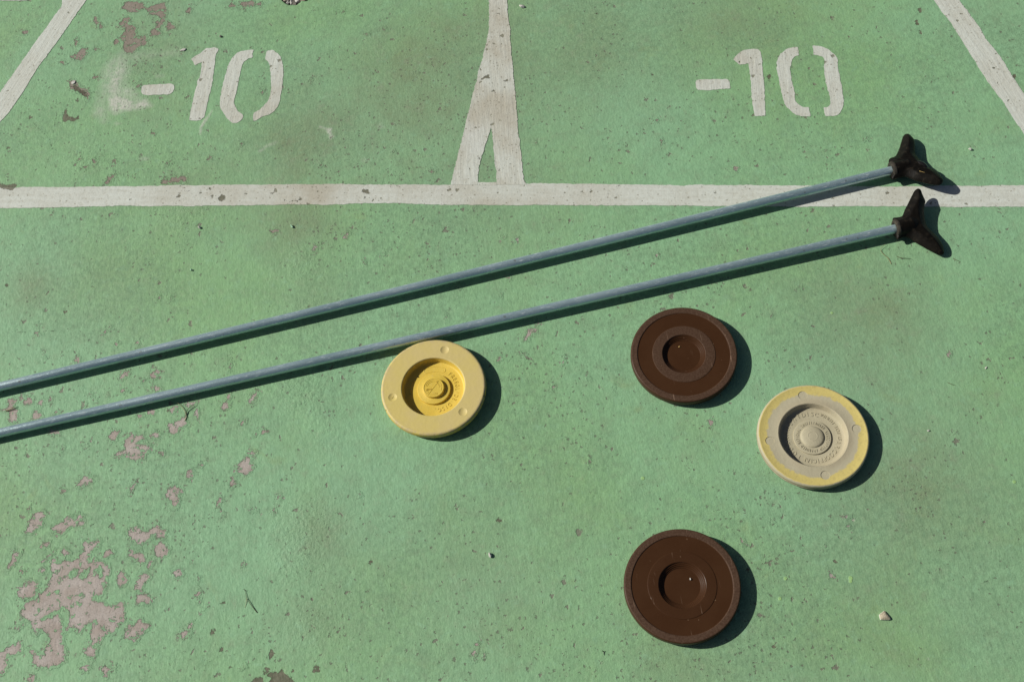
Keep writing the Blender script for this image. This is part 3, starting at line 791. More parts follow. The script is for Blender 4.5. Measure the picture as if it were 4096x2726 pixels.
def plastic_cream():
    t = NT('cream_plastic')
    x, y, z = t.sep(t.co())[:3]
    ns = t.noise(170, 5, .68); nb = t.noise(20, 4, .6)
    r = t.math('SQRT', t.math('ADD', t.math('POWER', x, 2.0), t.math('POWER', y, 2.0)))
    cream = t.mix(t.step(nb, .35, .66), (.345, .314, .214), (.388, .354, .245))
    cream = t.mix(t.step(ns, .55, .78, 0, .4), cream, (.30, .25, .17))
    dirt = t.math('MULTIPLY', t.step(nb, .42, .62), t.step(r, .030, .047))
    cream = t.mix(t.math('MULTIPLY', dirt, t.math('MULTIPLY', t.step(r, .058, .050), .28)), cream, (.28, .215, .13))
    d = t.math('ADD', r, t.math('ADD', t.math('MULTIPLY_ADD', nb, .014, -.007), t.math('MULTIPLY_ADD', ns, .010, -.005)))
    band = t.math('MULTIPLY', t.step(d, .0608, .0640), t.step(t.math('ADD', r, t.math('MULTIPLY_ADD', ns, .004, -.002)), .0748, .0732))
    band = t.math('MULTIPLY', band, t.step(z, .0142, .0152))
    paint = t.mix(t.step(ns, .30, .50), (.400, .330, .115), (.490, .405, .130))
    # dimples lost their paint
    lost = t.step(z, .01560, .01585)
    c = t.mix(t.math('MULTIPLY', t.math('MULTIPLY', band, lost), .95), cream, paint)
    side = t.step(z, .0140, .0105)
    outer = t.step(r, .0722, .0750)
    streaks = t.noise(60, 4, .7, vec=t.mapping(t.co(), (1, 1, 6)))
    c = t.mix(t.math('MULTIPLY', t.math('MULTIPLY', side, outer), t.step(streaks, .38, .62, .15, .8)), c, (.20, .165, .10))
    h = t.math('ADD', t.math('MULTIPLY', ns, .0004), t.math('MULTIPLY', nb, .0004))
    return t.done(c, .65, t.bump(h, 1.0), spec=.3)


def plastic_brown(name, worn, seed):
    t = NT(name)
    co = t.mapping(t.co(), (1, 1, 1), (seed, seed * .7, 0))
    ns = t.noise(190, 5, .7, vec=co); nb = t.noise(18, 4, .6, vec=co)
    base = t.mix(t.step(nb, .35, .66), (.0385, .0158, .0060), (.0445, .0192, .0078))
    scuff = t.mix(t.step(t.noise(430, 4, .65, vec=co), .33, .68), (.049, .0255, .0145), (.074, .0435, .0275))
    c = t.mix(worn, base, scuff) if worn < 1 else scuff
    # fine scratches in several directions
    sc = None
    for i, (ang, k) in enumerate(((.4, 1.0), (1.5, .9), (2.4, .8), (3.0, .8))):
        m = t.node('ShaderNodeMapping'); t.l.new(co, m.inputs[0])
        m.inputs['Rotation'].default_value = (0, 0, ang); m.inputs['Scale'].default_value = (1, .045, 1)
        m.inputs['Location'].default_value = (i * 3.1, seed, 0)
        s = t.step(t.noise(330, 2, .5, vec=m.outputs[0], dist=.25), .735 if worn < .5 else .70, .80, 0, k)
        sc = s if sc is None else t.math('MAXIMUM', sc, s)
    c = t.mix(t.math('MULTIPLY', sc, .75), c, (.19, .125, .085))
    sp = t.flecks(150, .05, .16, .3, seed + 2)
    c = t.mix(t.math('MULTIPLY', sp, .6), c, (.20, .13, .08))
    h = t.math('ADD', t.math('MULTIPLY', ns, .00028 if worn > .5 else .00006), t.math('MULTIPLY', sc, -.00008))
    return t.done(c, .30 + .30 * worn, t.bump(h, 1.0), spec=.14)


M_Y = plastic_yellow(); M_C = plastic_cream()
DISC_R = .0762


def fillet(cx, cz, r, a0, a1, n=6):
    return [(cx + r * math.cos(R_(a0 + (a1 - a0) * i / n)), cz + r * math.sin(R_(a0 + (a1 - a0) * i / n))) for i in range(n + 1)]


def disc_body(prof, cutters=None, seg=192):
    bm = lathe(bmesh.new(), prof, seg)
    bmesh.ops.recalc_face_normals(bm, faces=bm.faces[:])
    me = bpy.data.meshes.new('body'); bm.to_mesh(me); bm.free()
    if cutters:
        cb = bmesh.new()
        for (x, y, zc, kind, a, b) in cutters:
            if kind == 'sphere':
                bmesh.ops.create_uvsphere(cb, u_segments=40, v_segments=60, radius=a, matrix=Matrix.Translation((x, y, zc)))
            else:
                bmesh.ops.create_cone(cb, cap_ends=True, segments=48, radius1=a, radius2=a * 1.03, depth=b, matrix=Matrix.Translation((x, y, zc)))
        cm = bpy.data.meshes.new('cut'); cb.to_mesh(cm); cb.free()
        co = bpy.data.objects.new('cut', cm); COL.objects.link(co)
        me = evaluated(me, [('BOOLEAN', dict(operation='DIFFERENCE', solver='EXACT', object=co))])
        bpy.data.objects.remove(co)
    return me


_glyphs = {}


def glyph(ch, size, weight=0.0):
    key = (ch, size, weight)
    if key not in _glyphs:
        cu = bpy.data.curves.new('glyph', 'FONT'); cu.body = ch; cu.size = size; cu.extrude = .00038; cu.offset = weight
        cu.resolution_u = 3; cu.align_x = 'CENTER'
        o = bpy.data.objects.new('glyph', cu); COL.objects.link(o)
        dg = bpy.context.evaluated_depsgraph_get(); dg.update()
        me = bpy.data.meshes.new_from_object(o.evaluated_get(dg), depsgraph=dg)
        bpy.data.objects.remove(o)
        _glyphs[key] = me
    return _glyphs[key]


def arc_text(bm, text, r, a0, a1, size, z, outward=True, squeeze=1.0):
    """characters spread evenly from angle a0 to a1 (degrees)"""
    n = len(text)
    for i, ch in enumerate(text):
        if ch == ' ': continue
        a = R_(a0 + (a1 - a0) * i / max(n - 1, 1))
        rad = Vector((math.cos(a), math.sin(a), 0)); tan = Vector((math.sin(a), -math.cos(a), 0))
        upv, rt = (rad, tan) if outward else (-rad, -tan)
        base = rad * (r - size * .35) if outward else rad * (r + size * .35)
        me = glyph(ch, size)
        M = Matrix(((rt.x * squeeze, upv.x, 0, base.x), (rt.y * squeeze, upv.y, 0, base.y), (0, 0, 1, z), (0, 0, 0, 1)))
        k = len(bm.verts); bm.from_mesh(me); bm.verts.ensure_lookup_table()
        for v in bm.verts[k:]: v.co = M @ v.co


def ridge(bm, pts, w, z, h=.0004):
    """raised rounded line lying on a face"""
    tube(bm, [(x, y, z) for x, y in pts], [(w, h)] * len(pts), 8)


def arc_pts(r, a0, a1, n=20, cx=0, cy=0):
    return [(cx + r * math.cos(R_(a0 + (a1 - a0) * i / n)), cy + r * math.sin(R_(a0 + (a1 - a0) * i / n))) for i in range(n + 1)]


def capsule_arc(r0, r1, a0, a1):
    rm = (r0 + r1) / 2; hw = (r1 - r0) / 2
    p = arc_pts(r1, a0, a1, 14)
    ca = (rm * math.cos(R_(a1)), rm * math.sin(R_(a1)))
    p += arc_pts(hw, a1, a1 + 180, 8, *ca)[1:-1]
    p += arc_pts(r0, a1, a0, 14)
    ca = (rm * math.cos(R_(a0)), rm * math.sin(R_(a0)))
    p += arc_pts(hw, a0 + 180, a0 + 360, 8, *ca)[1:]
    return p


# ------------------------------------------------------------------ yellow disc
YEL = (-.12226, .72996); CRM = (.39110, .56974); BR1 = (.24164, .72143); BR2 = (.17193, .39111)
H = .0170
yd = empty('shuffleboard_disc', (YEL[0], YEL[1], .0009))
tag(yd, 'plain yellow disc with a deep round recess touching the lower cue', 'disc', 'yellow discs on the court')
prof = [(0, 0), (.069, 0)] + fillet(.0712, .0030, .0030, -90, -20, 5) + [(.0756, .0060), (.0762, .0085), (.0761, .0088), (.0762, .0092)] + fillet(.0727, H - .0035, .0035, 8, 90, 8) + \
       [(.0722, H), (.0600, H), (.0480, H)] + fillet(.0472, H - .0016, .0016, 90, 170, 6) + [(.0446, .0075), (.0440, .0062), (.0425, .0053), (.0400, .0050), (.020, .0050), (0, .0050)]
dim = []
for a in (67.8, 187, 309):
    x, y = .0602 * math.cos(R_(a)), .0602 * math.sin(R_(a)); Rs = .0152
    dim.append((x, y, H + Rs - .0014, 'sphere', Rs, 0))
link_mesh('body', disc_body(prof, dim), M_Y, yd, smooth=19)
bm = lathe(bmesh.new(), [(.0240, .0046)] + [(.0240, .0076)] + fillet(.0233, .0080, .0007, 0, 90, 4) + [(.0160, .0087), (.0156, .0089), (.0152, .0122)] + fillet(.0146, .0126, .0006, 0, 90, 4) + [(.0138, .0132), (.0136, .0128), (0, .0128)], 120)
hub = from_bm('hub', bm, M_Y, yd)
bm = bmesh.new()
zt = .0128
ridge(bm, [(.0092, .0100), (-.0088, -.0102)], .00028, zt)
ridge(bm, [(-.0125, .0050), (-.003, .0012)], .0002, zt)
ridge(bm, capsule_arc(.0095, .0118, 62, 150), .00025, zt)
ridge(bm, capsule_arc(.0095, .0118, 222, 290), .00022, zt)
ridge(bm, [(.0050, .0075), (.0062, .0080), (.0095, .0005), (.0083, -.0002), (.0050, .0075)], .0003, zt)
ridge(bm, arc_pts(.0118, -35, 35, 12), .00025, zt)
for i in range(5):
    x = -.0110 + i * .0019; hh = .0021 - i * .0003
    for dx in (0, .0012): ridge(bm, [(x + dx, -.0020 - hh), (x + dx, -.0020 + hh)], .00018, zt)
    ridge(bm, [(x, -.0020), (x + .0012, -.0020)], .00016, zt)
from_bm('emblem', bm, M_Y, hub, smooth=60)
bm = bmesh.new()
arc_text(bm, 'FREEGLIDE DISC', .0335, 40, -83, .0082, .0052, True, .85)
arc_text(bm, '.', .0322, -94, -94, .0082, .0052, True)
from_bm('lettering', bm, M_Y, yd, smooth=None)
bm = bmesh.new()
arc_text(bm, 'PAT.PEND.', .0335, -178, -222, .0045, .0052, True, .8)
from_bm('lettering', bm, M_Y, yd, smooth=None)
bm = bmesh.new(); ridge(bm, capsule_arc(.0292, .0372, 62, 104), .0005, .0050, .0004)
from_bm('name_slot', bm, M_Y, yd, smooth=60)
bm = bmesh.new()
x0, y0 = .0602 * math.cos(R_(187)), .0602 * math.sin(R_(187))
ridge(bm, [(x0 - .002, y0 - .002), (x0 + .0012, y0 + .0022)], .0003, H - .0013); ridge(bm, [(x0 - .0028, y0 + .0006), (x0 + .0022, y0 - .0002)], .0003, H - .0013)
from_bm('mould_mark', bm, M_Y, yd, smooth=60)

# ------------------------------------------------------------------ cream disc with a yellow band
cd = empty('shuffleboard_disc', (CRM[0], CRM[1], .0009))
tag(cd, 'cream disc with a worn yellow band round its edge and ringed lettering', 'disc', 'yellow discs on the court')
Hc = .0160
prof = [(0, 0), (.068, 0)] + fillet(.0712, .0032, .0032, -90, -15, 5) + [(.0757, .0050), (.0762, .0075), (.0755, .0082), (.0760, .0090)] + fillet(.0728, Hc - .0030, .0032, 12, 90, 8) + \
       [(.0723, Hc), (.0600, Hc), (.0490, Hc), (.0478, Hc + .0003), (.0468, Hc - .0002), (.0458, Hc - .0018), (.0448, .0086), (.0438, .0070), (.0415, .0058), (.0400, .0056), (.02, .0056), (0, .0056)]
dim = []
for a in (89.4, -1, -88.9, 179.5):
    x, y = .0602 * math.cos(R_(a)), .0602 * math.sin(R_(a))
    dim.append((x, y, Hc + .002 - .0007, 'cyl', .0063, .004))
link_mesh('body', disc_body(prof, dim), M_C, cd, smooth=28)
bm = lathe(bmesh.new(), [(.0258, .0050), (.0258, .0068)] + fillet(.0252, .0072, .0006, 0, 90, 4) + [(.0165, .0078)] + [(.0160 * math.cos(R_(a)), .0078 + .0042 * math.sin(R_(a)) ** .8) for a in range(8, 68, 6)] + [(.0062, .0119), (.0058, .0117), (.003, .0119), (0, .0120)], 120)
hub = from_bm('hub', bm, M_C, cd, smooth=28)
bm = bmesh.new(); arc_text(bm, 'APPROVED NATIONAL SHUFFLEBOARD ASSOCIATION ', .0208, -88, -88 - 352, .0062, .0080, True, .50)
from_bm('ring_lettering', bm, M_C, hub, smooth=None)
bm = bmesh.new()
arc_text(bm, 'ARCO', .0352, -22, -57, .0092, .0058, True, .85)
arc_text(bm, 'OFFICIAL', .0352, -68, -121, .0088, .0058, True, .8)
arc_text(bm, 'TOURNAMENT', .0352, -134, -252, .0088, .0058, True, .8)
arc_text(bm, 'DISC', .0352, 96, 66, .0092, .0058, True, .85)
from_bm('lettering', bm, M_C, cd, smooth=None)
bm = bmesh.new()
arc_text(bm, 'ST.PETE.FLORIDA', .0372, -14, 56, .0062, .0058, False, .8)
from_bm('lettering', bm, M_C, cd, smooth=None)


# ------------------------------------------------------------------ brown discs
def brown_disc(loc, label, worn_inner, seed, speck):
    o = empty('shuffleboard_disc', (loc[0], loc[1], .0009))
    tag(o, label, 'disc', 'brown discs on the court')
    Hb = .0170
    m_face = plastic_brown('brown_plastic_face', .06, seed)
    m_rim = plastic_brown('brown_plastic_rim', 1.0, seed + 1)
    m_ring = plastic_brown('brown_plastic_ring', worn_inner, seed + 2)
    m_side = plastic_brown('brown_plastic_side', .30, seed + 3)
    bm = lathe(bmesh.new(), [(0, 0), (.069, 0)] + fillet(.0714, .0026, .0026, -90, -15, 5) + [(.0757, .0050), (.0762, .0070), (.0762, .0110)] + fillet(.0737, Hb - .0025, .0025, 0, 62, 7), 192)
    from_bm('side', bm, m_side, o, smooth=40)
    bm = lathe(bmesh.new(), fillet(.0737, Hb - .0025, .0025, 62, 90, 4) + [(.0733, Hb), (.0672, Hb), (.0666, Hb - .0002), (.0660, Hb - .0009)], 192)
    from_bm('rim', bm, m_rim, o, smooth=9)
    bm = lathe(bmesh.new(), [(.0660, Hb - .0009), (.0655, Hb - .0011), (.0455, Hb - .0011), (.0451, Hb - .0010)], 192)
    from_bm('face', bm, m_face, o, smooth=6)
    bm = lathe(bmesh.new(), [(.0451, Hb - .0010), (.0449, Hb - .0006), (.0444, Hb - .00045), (.0438, Hb - .0004), (.0314, Hb - .0004), (.0308, Hb - .0007)], 192)
    from_bm('inner_ring', bm, m_ring, o, smooth=6)
    st = [(.0308, Hb - .0007)]
    r, z = .0302, Hb - .0014
    for k in range(3):
        st += [(r, z), (r - .0003, z - .0009), (r - .0012, z - .0012)]
        r -= .0019; z -= .0015
    st += [(r, z), (r - .0007, z - .0008), (0, z - .0008)]
    bm = lathe(bmesh.new(), st, 192)
    well = from_bm('centre_well', bm, m_face, o, smooth=12)
    return o, z - .0008


M_GREYSTONE = NT('pale_stone'); _t = M_GREYSTONE
_n = _t.noise(240, 5, .6); M_PALE = _t.done(_t.mix(_t.step(_n, .35, .65), (.36, .35, .31), (.52, .51, .47)), .8, _t.bump(_t.math('MULTIPLY', _n, .0004)))
_t = NT('dark_stone'); _n = _t.noise(200, 5, .65); M_DARKSTONE = _t.done(_t.mix(_t.step(_n, .35, .65), (.06, .055, .045), (.17, .155, .13)), .7, _t.bump(_t.math('MULTIPLY', _n, .0006)))
_t = NT('tan_stone'); _n = _t.noise(200, 5, .65); M_TAN = _t.done(_t.mix(_t.step(_n, .35, .65), (.26, .22, .16), (.38, .34, .26)), .8, _t.bump(_t.math('MULTIPLY', _n, .0006)))
_t = NT('mint_chip'); _n = _t.noise(200, 4, .6); M_MINT = _t.done(_t.mix(_t.step(_n, .35, .65), (.20, .36, .24), (.27, .43, .30)), .6)
_t = NT('dry_grass'); _n = _t.noise(300, 3, .6); M_STRAW = _t.done(_t.mix(_t.step(_n, .35, .65), (.17, .15, .07), (.27, .22, .11)), .7)
_t = NT('dark_stem'); _n = _t.noise(300, 3, .6); M_STEM = _t.done(_t.mix(_t.step(_n, .35, .65), (.035, .045, .018), (.08, .075, .035)), .7)
_t = NT('gold_straw'); _n = _t.noise(300, 3, .6); M_GOLD = _t.done(_t.mix(_t.step(_n, .35, .65), (.40, .27, .09), (.50, .36, .14)), .6)


def stone(name, label, loc, size, mat, seed, group=None, cat='stone', rz=0.0, sharp=.35, zoff=None):
    """angular little stone: squashed icosphere cut by random planes"""
    r = random.Random(seed); bm = bmesh.new()
    bmesh.ops.create_icosphere(bm, subdivisions=3, radius=1.0)
    planes = [(Vector((r.uniform(-1, 1), r.uniform(-1, 1), r.uniform(-.4, 1))).normalized(), r.uniform(.45, .85)) for _ in range(9)]
    for v in bm.verts:
        for n, d in planes:
            k = v.co.dot(n)
            if k > d: v.co -= n * (k - d)
        v.co += Vector((r.uniform(-1, 1), r.uniform(-1, 1), r.uniform(-1, 1))) * .015
        v.co = Vector((v.co.x * size[0], v.co.y * size[1], v.co.z * size[2]))
    zl = -min(v.co.z for v in bm.verts) if zoff is None else zoff
    o = from_bm(name, bm, mat, None, (loc[0], loc[1], zl), smooth=25)
    o.rotation_euler = (0, 0, rz)
    return tag(o, label, cat, group)


b1, zw = brown_disc(BR1, 'dark brown disc with a scuffed pale inner ring, nearest below the cues', .85, 1.0, None)
b2, zw = brown_disc(BR2, 'dark brown disc with a smooth inner ring and a white speck in its well', .10, 6.0, None)

# ------------------------------------------------------------------ cues
def metal():
    t = NT('scratched_aluminium')
    co = t.co()
    st = t.mapping(co, (.12, 1, 1))
    sc = t.noise(700, 4, .7, vec=st)
    fine = t.noise(1500, 2, .6, vec=t.mapping(co, (.35, 1, 1)))
    blot = t.noise(28, 4, .6, vec=t.mapping(co, (.25, 1, 1)))
    c = t.mix(t.step(blot, .35, .68), (.37, .50, .515), (.46, .59, .61))
    c = t.mix(t.step(sc, .57, .69, 0, .85), c, (.82, .86, .86))  # sparkle of the scratches put into the colour as bright streaks
    dirt = t.flecks(120, .10, .26, .4, 4.0)
    c = t.mix(t.math('MULTIPLY', dirt, .5), c, (.20, .19, .15))
    rough = t.step(blot, .3, .7, .22, .31)
    h = t.math('ADD', t.math('MULTIPLY', sc, .00025), t.math('MULTIPLY', fine, .0001))
    met = t.step(sc, .50, .70, .66, .50)
    return t.done(c, rough, t.bump(h, 1.0), metallic=met)


def rubber():
    t = NT('black_plastic')
    ns = t.noise(150, 5, .65); nb = t.noise(40, 4, .6)
    c = t.mix(t.step(nb, .38, .68), (.0045, .0038, .0028), (.0085, .0072, .0052))
    c = t.mix(t.step(ns, .52, .74, 0, .45), c, (.040, .032, .022))
    h = t.math('MULTIPLY', ns, .0003)
    return t.done(c, t.step(nb, .3, .7, .36, .50), t.bump(h, 1.0), spec=.12)


def dusty():
    t = NT('dusty_black_plastic')
    ns = t.noise(170, 5, .68)
    c = t.mix(t.step(ns, .36, .66), (.014, .012, .009), (.050, .041, .029))
    return t.done(c, .75, t.bump(t.math('MULTIPLY', ns, .0004), 1.0), spec=.3)


M_AL = metal(); M_BK = rubber(); M_DUST = dusty()
_t = NT('glossy_black'); M_GLOSS = _t.done((.010, .009, .008), .16, spec=.5)


def cue(A, B, sag, label, r, key, lip, outline, zs, thick, boss=None, ridge_lines=()):
    """A: far (cut-off) end, B: a point of the axis near the head; outline: head silhouette; zs: three (x, y, z) fixing its plane"""
    A, B = Vector(A), Vector(B)
    d = (B - A); L = d.length; ax = d.normalized()
    rz = math.atan2(d.y, d.x); tilt = -math.asin(d.z / L)
    root = empty('shuffleboard_cue', B, 0)
    root.rotation_euler = (0, tilt, rz)
    tag(root, label, 'cue', 'cues lying on the court')
    rootM = Matrix.Translation(B) @ Matrix.Rotation(rz, 4, 'Z') @ Matrix.Rotation(tilt, 4, 'Y')
    inv = rootM.inverted()
    C = crop(key)
    def W3(x, y, z):
        q = C(x, y, z * MM); return Vector((q[0], q[1], z * MM))
    s0 = (W3(*lip) - B).dot(ax)                                # where the sleeve starts along the axis
    bm = bmesh.new(); n = 100; pts = []
    x0, x1 = -L - .55, s0 + .012
    for i in range(n + 1):
        x = x0 + (x1 - x0) * i / n
        u = (x + L) / L
        pts.append((x, -sag * 4 * u * (1 - u), 0))
    tube(bm, pts, r, 48)
    from_bm('shaft', bm, M_AL, root, smooth=40)
    # head: inflated silhouette on a slanting plane, fused with the sleeve
    q = [W3(*p) for p in zs]
    nrm = (q[1] - q[0]).cross(q[2] - q[0]).normalized()
    if nrm.z < 0: nrm = -nrm
    def on_plane(x, y):
        z = .014
        for _ in range(6):
            p = C(x, y, z)
            z = q[0].z - (nrm.x * (p[0] - q[0].x) + nrm.y * (p[1] - q[0].y)) / nrm.z
        return (p[0], p[1])
    pl = np.array([on_plane(x, y) for x, y in outline])
    nn = len(pl); sm = []
    for i in range(nn):
        p0, p1, p2, p3 = pl[i - 1], pl[i], pl[(i + 1) % nn], pl[(i + 2) % nn]
        for k in range(4):
            w = k / 4; t1, t2 = (p2 - p0) / 2, (p3 - p1) / 2
            sm.append((2*w**3-3*w**2+1)*p1 + (w**3-2*w**2+w)*t1 + (-2*w**3+3*w**2)*p2 + (w**3-w**2)*t2)
    pl = np.array(sm)
    tg = np.roll(pl, -1, 0) - np.roll(pl, 1, 0); tg /= np.hypot(*tg.T)[:, None] + 1e-9
    area = .5 * np.sum(pl[:, 0] * np.roll(pl[:, 1], -1) - np.roll(pl[:, 0], -1) * pl[:, 1])
    pl = pl + np.c_[tg[:, 1], -tg[:, 0]] * (.0009 if area > 0 else -.0009)     # allow for the later smoothing
    b2 = bmesh.new()
    f = b2.faces.new([b2.verts.new((x, y, 0)) for x, y in pl])
    bmesh.ops.triangulate(b2, faces=[f])
    for _ in range(7):
        long = [e for e in b2.edges if e.calc_length() > .0022]
        if not long: break
        bmesh.ops.subdivide_edges(b2, edges=long, cuts=1)
        bmesh.ops.triangulate(b2, faces=[f for f in b2.faces if len(f.verts) > 3])
    W = np.array([(v.co.x, v.co.y) for v in b2.verts]); sd = np.full(len(W), .05); poly_sdf(W, pl, sd, .05)
    b2.verts.index_update(); fcs = [[v.index for v in f.verts] for f in b2.faces]; b2.free()
    bm = bmesh.new()
    T, D = thick
    def zc(x, y): return q[0].z - (nrm.x * (x - q[0].x) + nrm.y * (y - q[0].y)) / nrm.z
    up_, dn_ = [], []
    for (x, y), dd in zip(W, sd):
        u = min(max(-dd, 0) / D, 1.0)
        t = T * (.30 * math.sqrt(1 - (1 - u) ** 2) + .70 * u)
        z = zc(x, y)
        if u < 1e-3:
            v = bm.verts.new((x, y, z)); up_.append(v); dn_.append(v)
        else:
            up_.append(bm.verts.new((x, y, z + t))); dn_.append(bm.verts.new((x, y, max(z - t, .0016))))
    for fc in fcs:
        for lst, rev in ((up_, 0), (dn_, 1)):
            vs = [lst[i] for i in fc]
            if rev: vs = vs[::-1]
            if len(set(vs)) == 3:
                try: bm.faces.new(vs)
                except ValueError: pass
    bmesh.ops.recalc_face_normals(bm, faces=bm.faces[:])
    P0 = B + ax * (s0 + .0012); P1 = B + ax * (s0 + .036)
    tube(bm, [P0, P0.lerp(P1, .35), P0.lerp(P1, .7), P1], [.0130, .0136, .0132, .0085], 40)
    bmesh.ops.recalc_face_normals(bm, faces=bm.faces[:])
    me = bpy.data.meshes.new('head'); bm.to_mesh(me); bm.free()
    me = evaluated(me, [('REMESH', dict(mode='VOXEL', voxel_size=.0009)), ('SMOOTH', dict(factor=.5, iterations=1))])
    me.transform(inv)
    head = link_mesh('head', me, M_BK, root, smooth=60)
    # dusty collar lip
    bm = bmesh.new()
    ring = [2 * math.pi * i / 40 for i in range(40)]
    prof = [(.0070, .0040), (.0074, .0010), (.0088, -.0010), (.0112, -.0014), (.0134, -.0002), (.0142, .0020), (.0139, .0040), (.0130, .0050)]
    vs = [[bm.verts.new((x + s0, rr * math.cos(a), rr * math.sin(a))) for a in ring] for rr, x in prof]
    for p, qq in zip(vs, vs[1:]):
        for i in range(40):
            j = (i + 1) % 40; bm.faces.new((p[i], p[j], qq[j], qq[i]))
    from_bm('collar', bm, M_DUST, head, smooth=40)
    if boss:
        p = W3(*boss[:3]); bm = bmesh.new()
        bmesh.ops.create_uvsphere(bm, u_segments=24, v_segments=16, radius=1)
        for v in bm.verts: v.co = Vector((v.co.x * .0120, v.co.y * .0062, v.co.z * .0070))
        bmesh.ops.rotate(bm, verts=bm.verts, cent=(0, 0, 0), matrix=Matrix.Rotation(R_(boss[3]), 3, 'Z'))
        for v in bm.verts: v.co = inv @ (v.co + p)
        from_bm('rivet', bm, M_GLOSS, head, smooth=60)
    return root


UOUT = [(205,668),(350,592),(430,440),(480,290),(515,165),(560,108),(605,97),(660,112),(720,170),(755,225),(770,330),(772,480),(790,560),(835,612),(870,660),(940,715),(1010,780),(1060,830),(1150,870),(1240,925),(1320,1000),(1390,1090),(1405,1140),(1370,1200),(1300,1225),(1180,1215),(1050,1190),(900,1150),(760,1110),(640,1060),(540,1030),(450,1045),(330,1085),(265,1085),(240,880)]
LOUT = [(160,690),(240,665),(350,635),(400,520),(450,420),(510,300),(570,180),(610,115),(665,82),(715,105),(745,180),(780,260),(808,330),(795,400),(780,520),(790,640),(810,750),(840,830),(900,900),(980,980),(1060,1060),(1120,1140),(1165,1230),(1185,1330),(1170,1395),(1090,1400),(1000,1360),(880,1300),(760,1235),(660,1180),(560,1110),(480,1060),(380,1045),(300,1075),(245,1085),(200,885)]
cue((-.76558, .84082, .01096), (.51379, .96841, .01309), .0016, 'aluminium cue whose black forked head lies above the white line across the court', .00700, 'u',
    (240, 880, 13.5), UOUT, [(240, 880, 13.5), (610, 110, 11.5), (1380, 1170, 22.5)], (.0092, .0110), boss=(925, 800, 20.5, -50))
cue((-.76005, .76489, .01040), (.48688, .86612, .01415), .0005, 'aluminium cue touching the yellow disc, its black forked head crossing under the white line', .00705, 'l',
    (205, 885, 14.5), LOUT, [(205, 885, 14.5), (670, 95, 21.0), (1160, 1380, 7.5)], (.0094, .0110))

# ------------------------------------------------------------------ small litter
def blade(name, label, k, pts, r, mat, cat, group=None):
    C = crop(k); bm = bmesh.new()
    P = []
    for x, y, z in pts:
        q = C(x, y, z * MM); P.append(Vector((q[0], q[1], z * MM)))
    org = P[0].copy(); org.z = 0
    Q = []
    for i in range(len(P) - 1):
        p0, p1, p2, p3 = P[max(i - 1, 0)], P[i], P[i + 1], P[min(i + 2, len(P) - 1)]
        for q in range(6):
            s = q / 6; t1, t2 = (p2 - p0) / 2, (p3 - p1) / 2
            Q.append((2*s**3-3*s**2+1)*p1 + (s**3-2*s**2+s)*t1 + (-2*s**3+3*s**2)*p2 + (s**3-s**2)*t2)
    Q.append(P[-1])
    Q = [q - org for q in Q]
    n = len(Q)
    tube(bm, Q, [(.78 * r * MM * (1 - .65 * i / (n - 1)),) * 2 for i in range(n)], 6)
    o = from_bm(name, bm, mat, None, org, smooth=60)
    if label: tag(o, label, cat, group)
    return o


def with_branch(o, k, pts, r, mat, name='side_stem'):
    C = crop(k); bm = bmesh.new(); P = []
    for x, y, z in pts:
        q = C(x, y, z * MM); P.append(Vector((q[0], q[1], z * MM)) - o.location)
    tube(bm, P, [(.78 * r * MM * (1 - .5 * i / (len(P) - 1)),) * 2 for i in range(len(P))], 6)
    return from_bm(name, bm, mat, o, smooth=60)


y1 = blade('grass_stem', 'forked dry grass stem on the peeled patch below the lower cue', 4, [(1278, 1330, .6), (1285, 1300, 1.2), (1278, 1275, 1.4), (1262, 1245, 1.5), (1240, 1222, 2), (1220, 1207, 2.5)], .75, M_STRAW, 'grass stem')
with_branch(y1, 4, [(1284, 1300, 1.2), (1288, 1265, 2), (1310, 1238, 3), (1335, 1217, 4)], .8, M_STEM)
y2 = blade('grass_stem', 'thin dark grass stem lying alone near the big peeled patch', 7, [(1775, 1088, .5), (1745, 1050, 1.2), (1720, 1015, 1.6), (1703, 988, 1.4), (1697, 955, 1.0), (1688, 930, .6)], .62, M_STEM, 'grass stem')
with_branch(y2, 7, [(1703, 988, 1.4), (1698, 1020, .8), (1690, 1055, .5)], .40, M_STRAW)
with_branch(y2, 7, [(1688, 932, .8), (1680, 925, .8), (1700, 938, .8), (1705, 936, .7)], .40, M_STEM)
y3 = blade('grass_stem', 'curled straw stem under the lower cue just before its head', 6, [(1440, 252, .5), (1420, 215, 1), (1390, 188, 1.2), (1370, 165, 1.4), (1368, 148, 2), (1385, 128, 3), (1398, 115, 3.5)], .55, M_STRAW, 'grass stem')
blade('grass_stem', 'short brown stem lying below the lower black cue head', 'l', [(235, 1440, .5), (330, 1475, .9), (420, 1480, .9), (530, 1492, .5)], .75, M_STEM, 'grass stem')
y5 = blade('grass_stem', 'bundle of dry grass on the peeled paint by the left photo edge', 's', [(22, 1642, .6), (40, 1636, 1.6), (55, 1629, 2.4), (62, 1622, 3)], .8, M_STRAW, 'grass stem')
with_branch(y5, 's', [(28, 1644, .6), (45, 1638, 1.6), (62, 1633, 2)], .9, M_STEM)
with_branch(y5, 's', [(42, 1636, 1.4), (52, 1627, 2.4), (58, 1621, 3)], .7, M_STEM)
y6 = blade('dark_fibre', 'tiny black forked fibre left below the lowest brown disc', 8, [(1800, 1350, .5), (1811, 1358, .8), (1812, 1368, .8), (1814, 1380, .5)], .7, M_GLOSS, 'fibre')
with_branch(y6, 8, [(1811, 1360, .8), (1818, 1356, .7), (1824, 1354, .5)], .55, M_GLOSS, 'side_fibre')
blade('grass_stem', 'dark sliver of grass right of the upper brown disc, well below the cue heads', 6, [(1828, 1068, .4), (1855, 1080, .8), (1885, 1090, .4)], .7, M_STEM, 'grass stem')
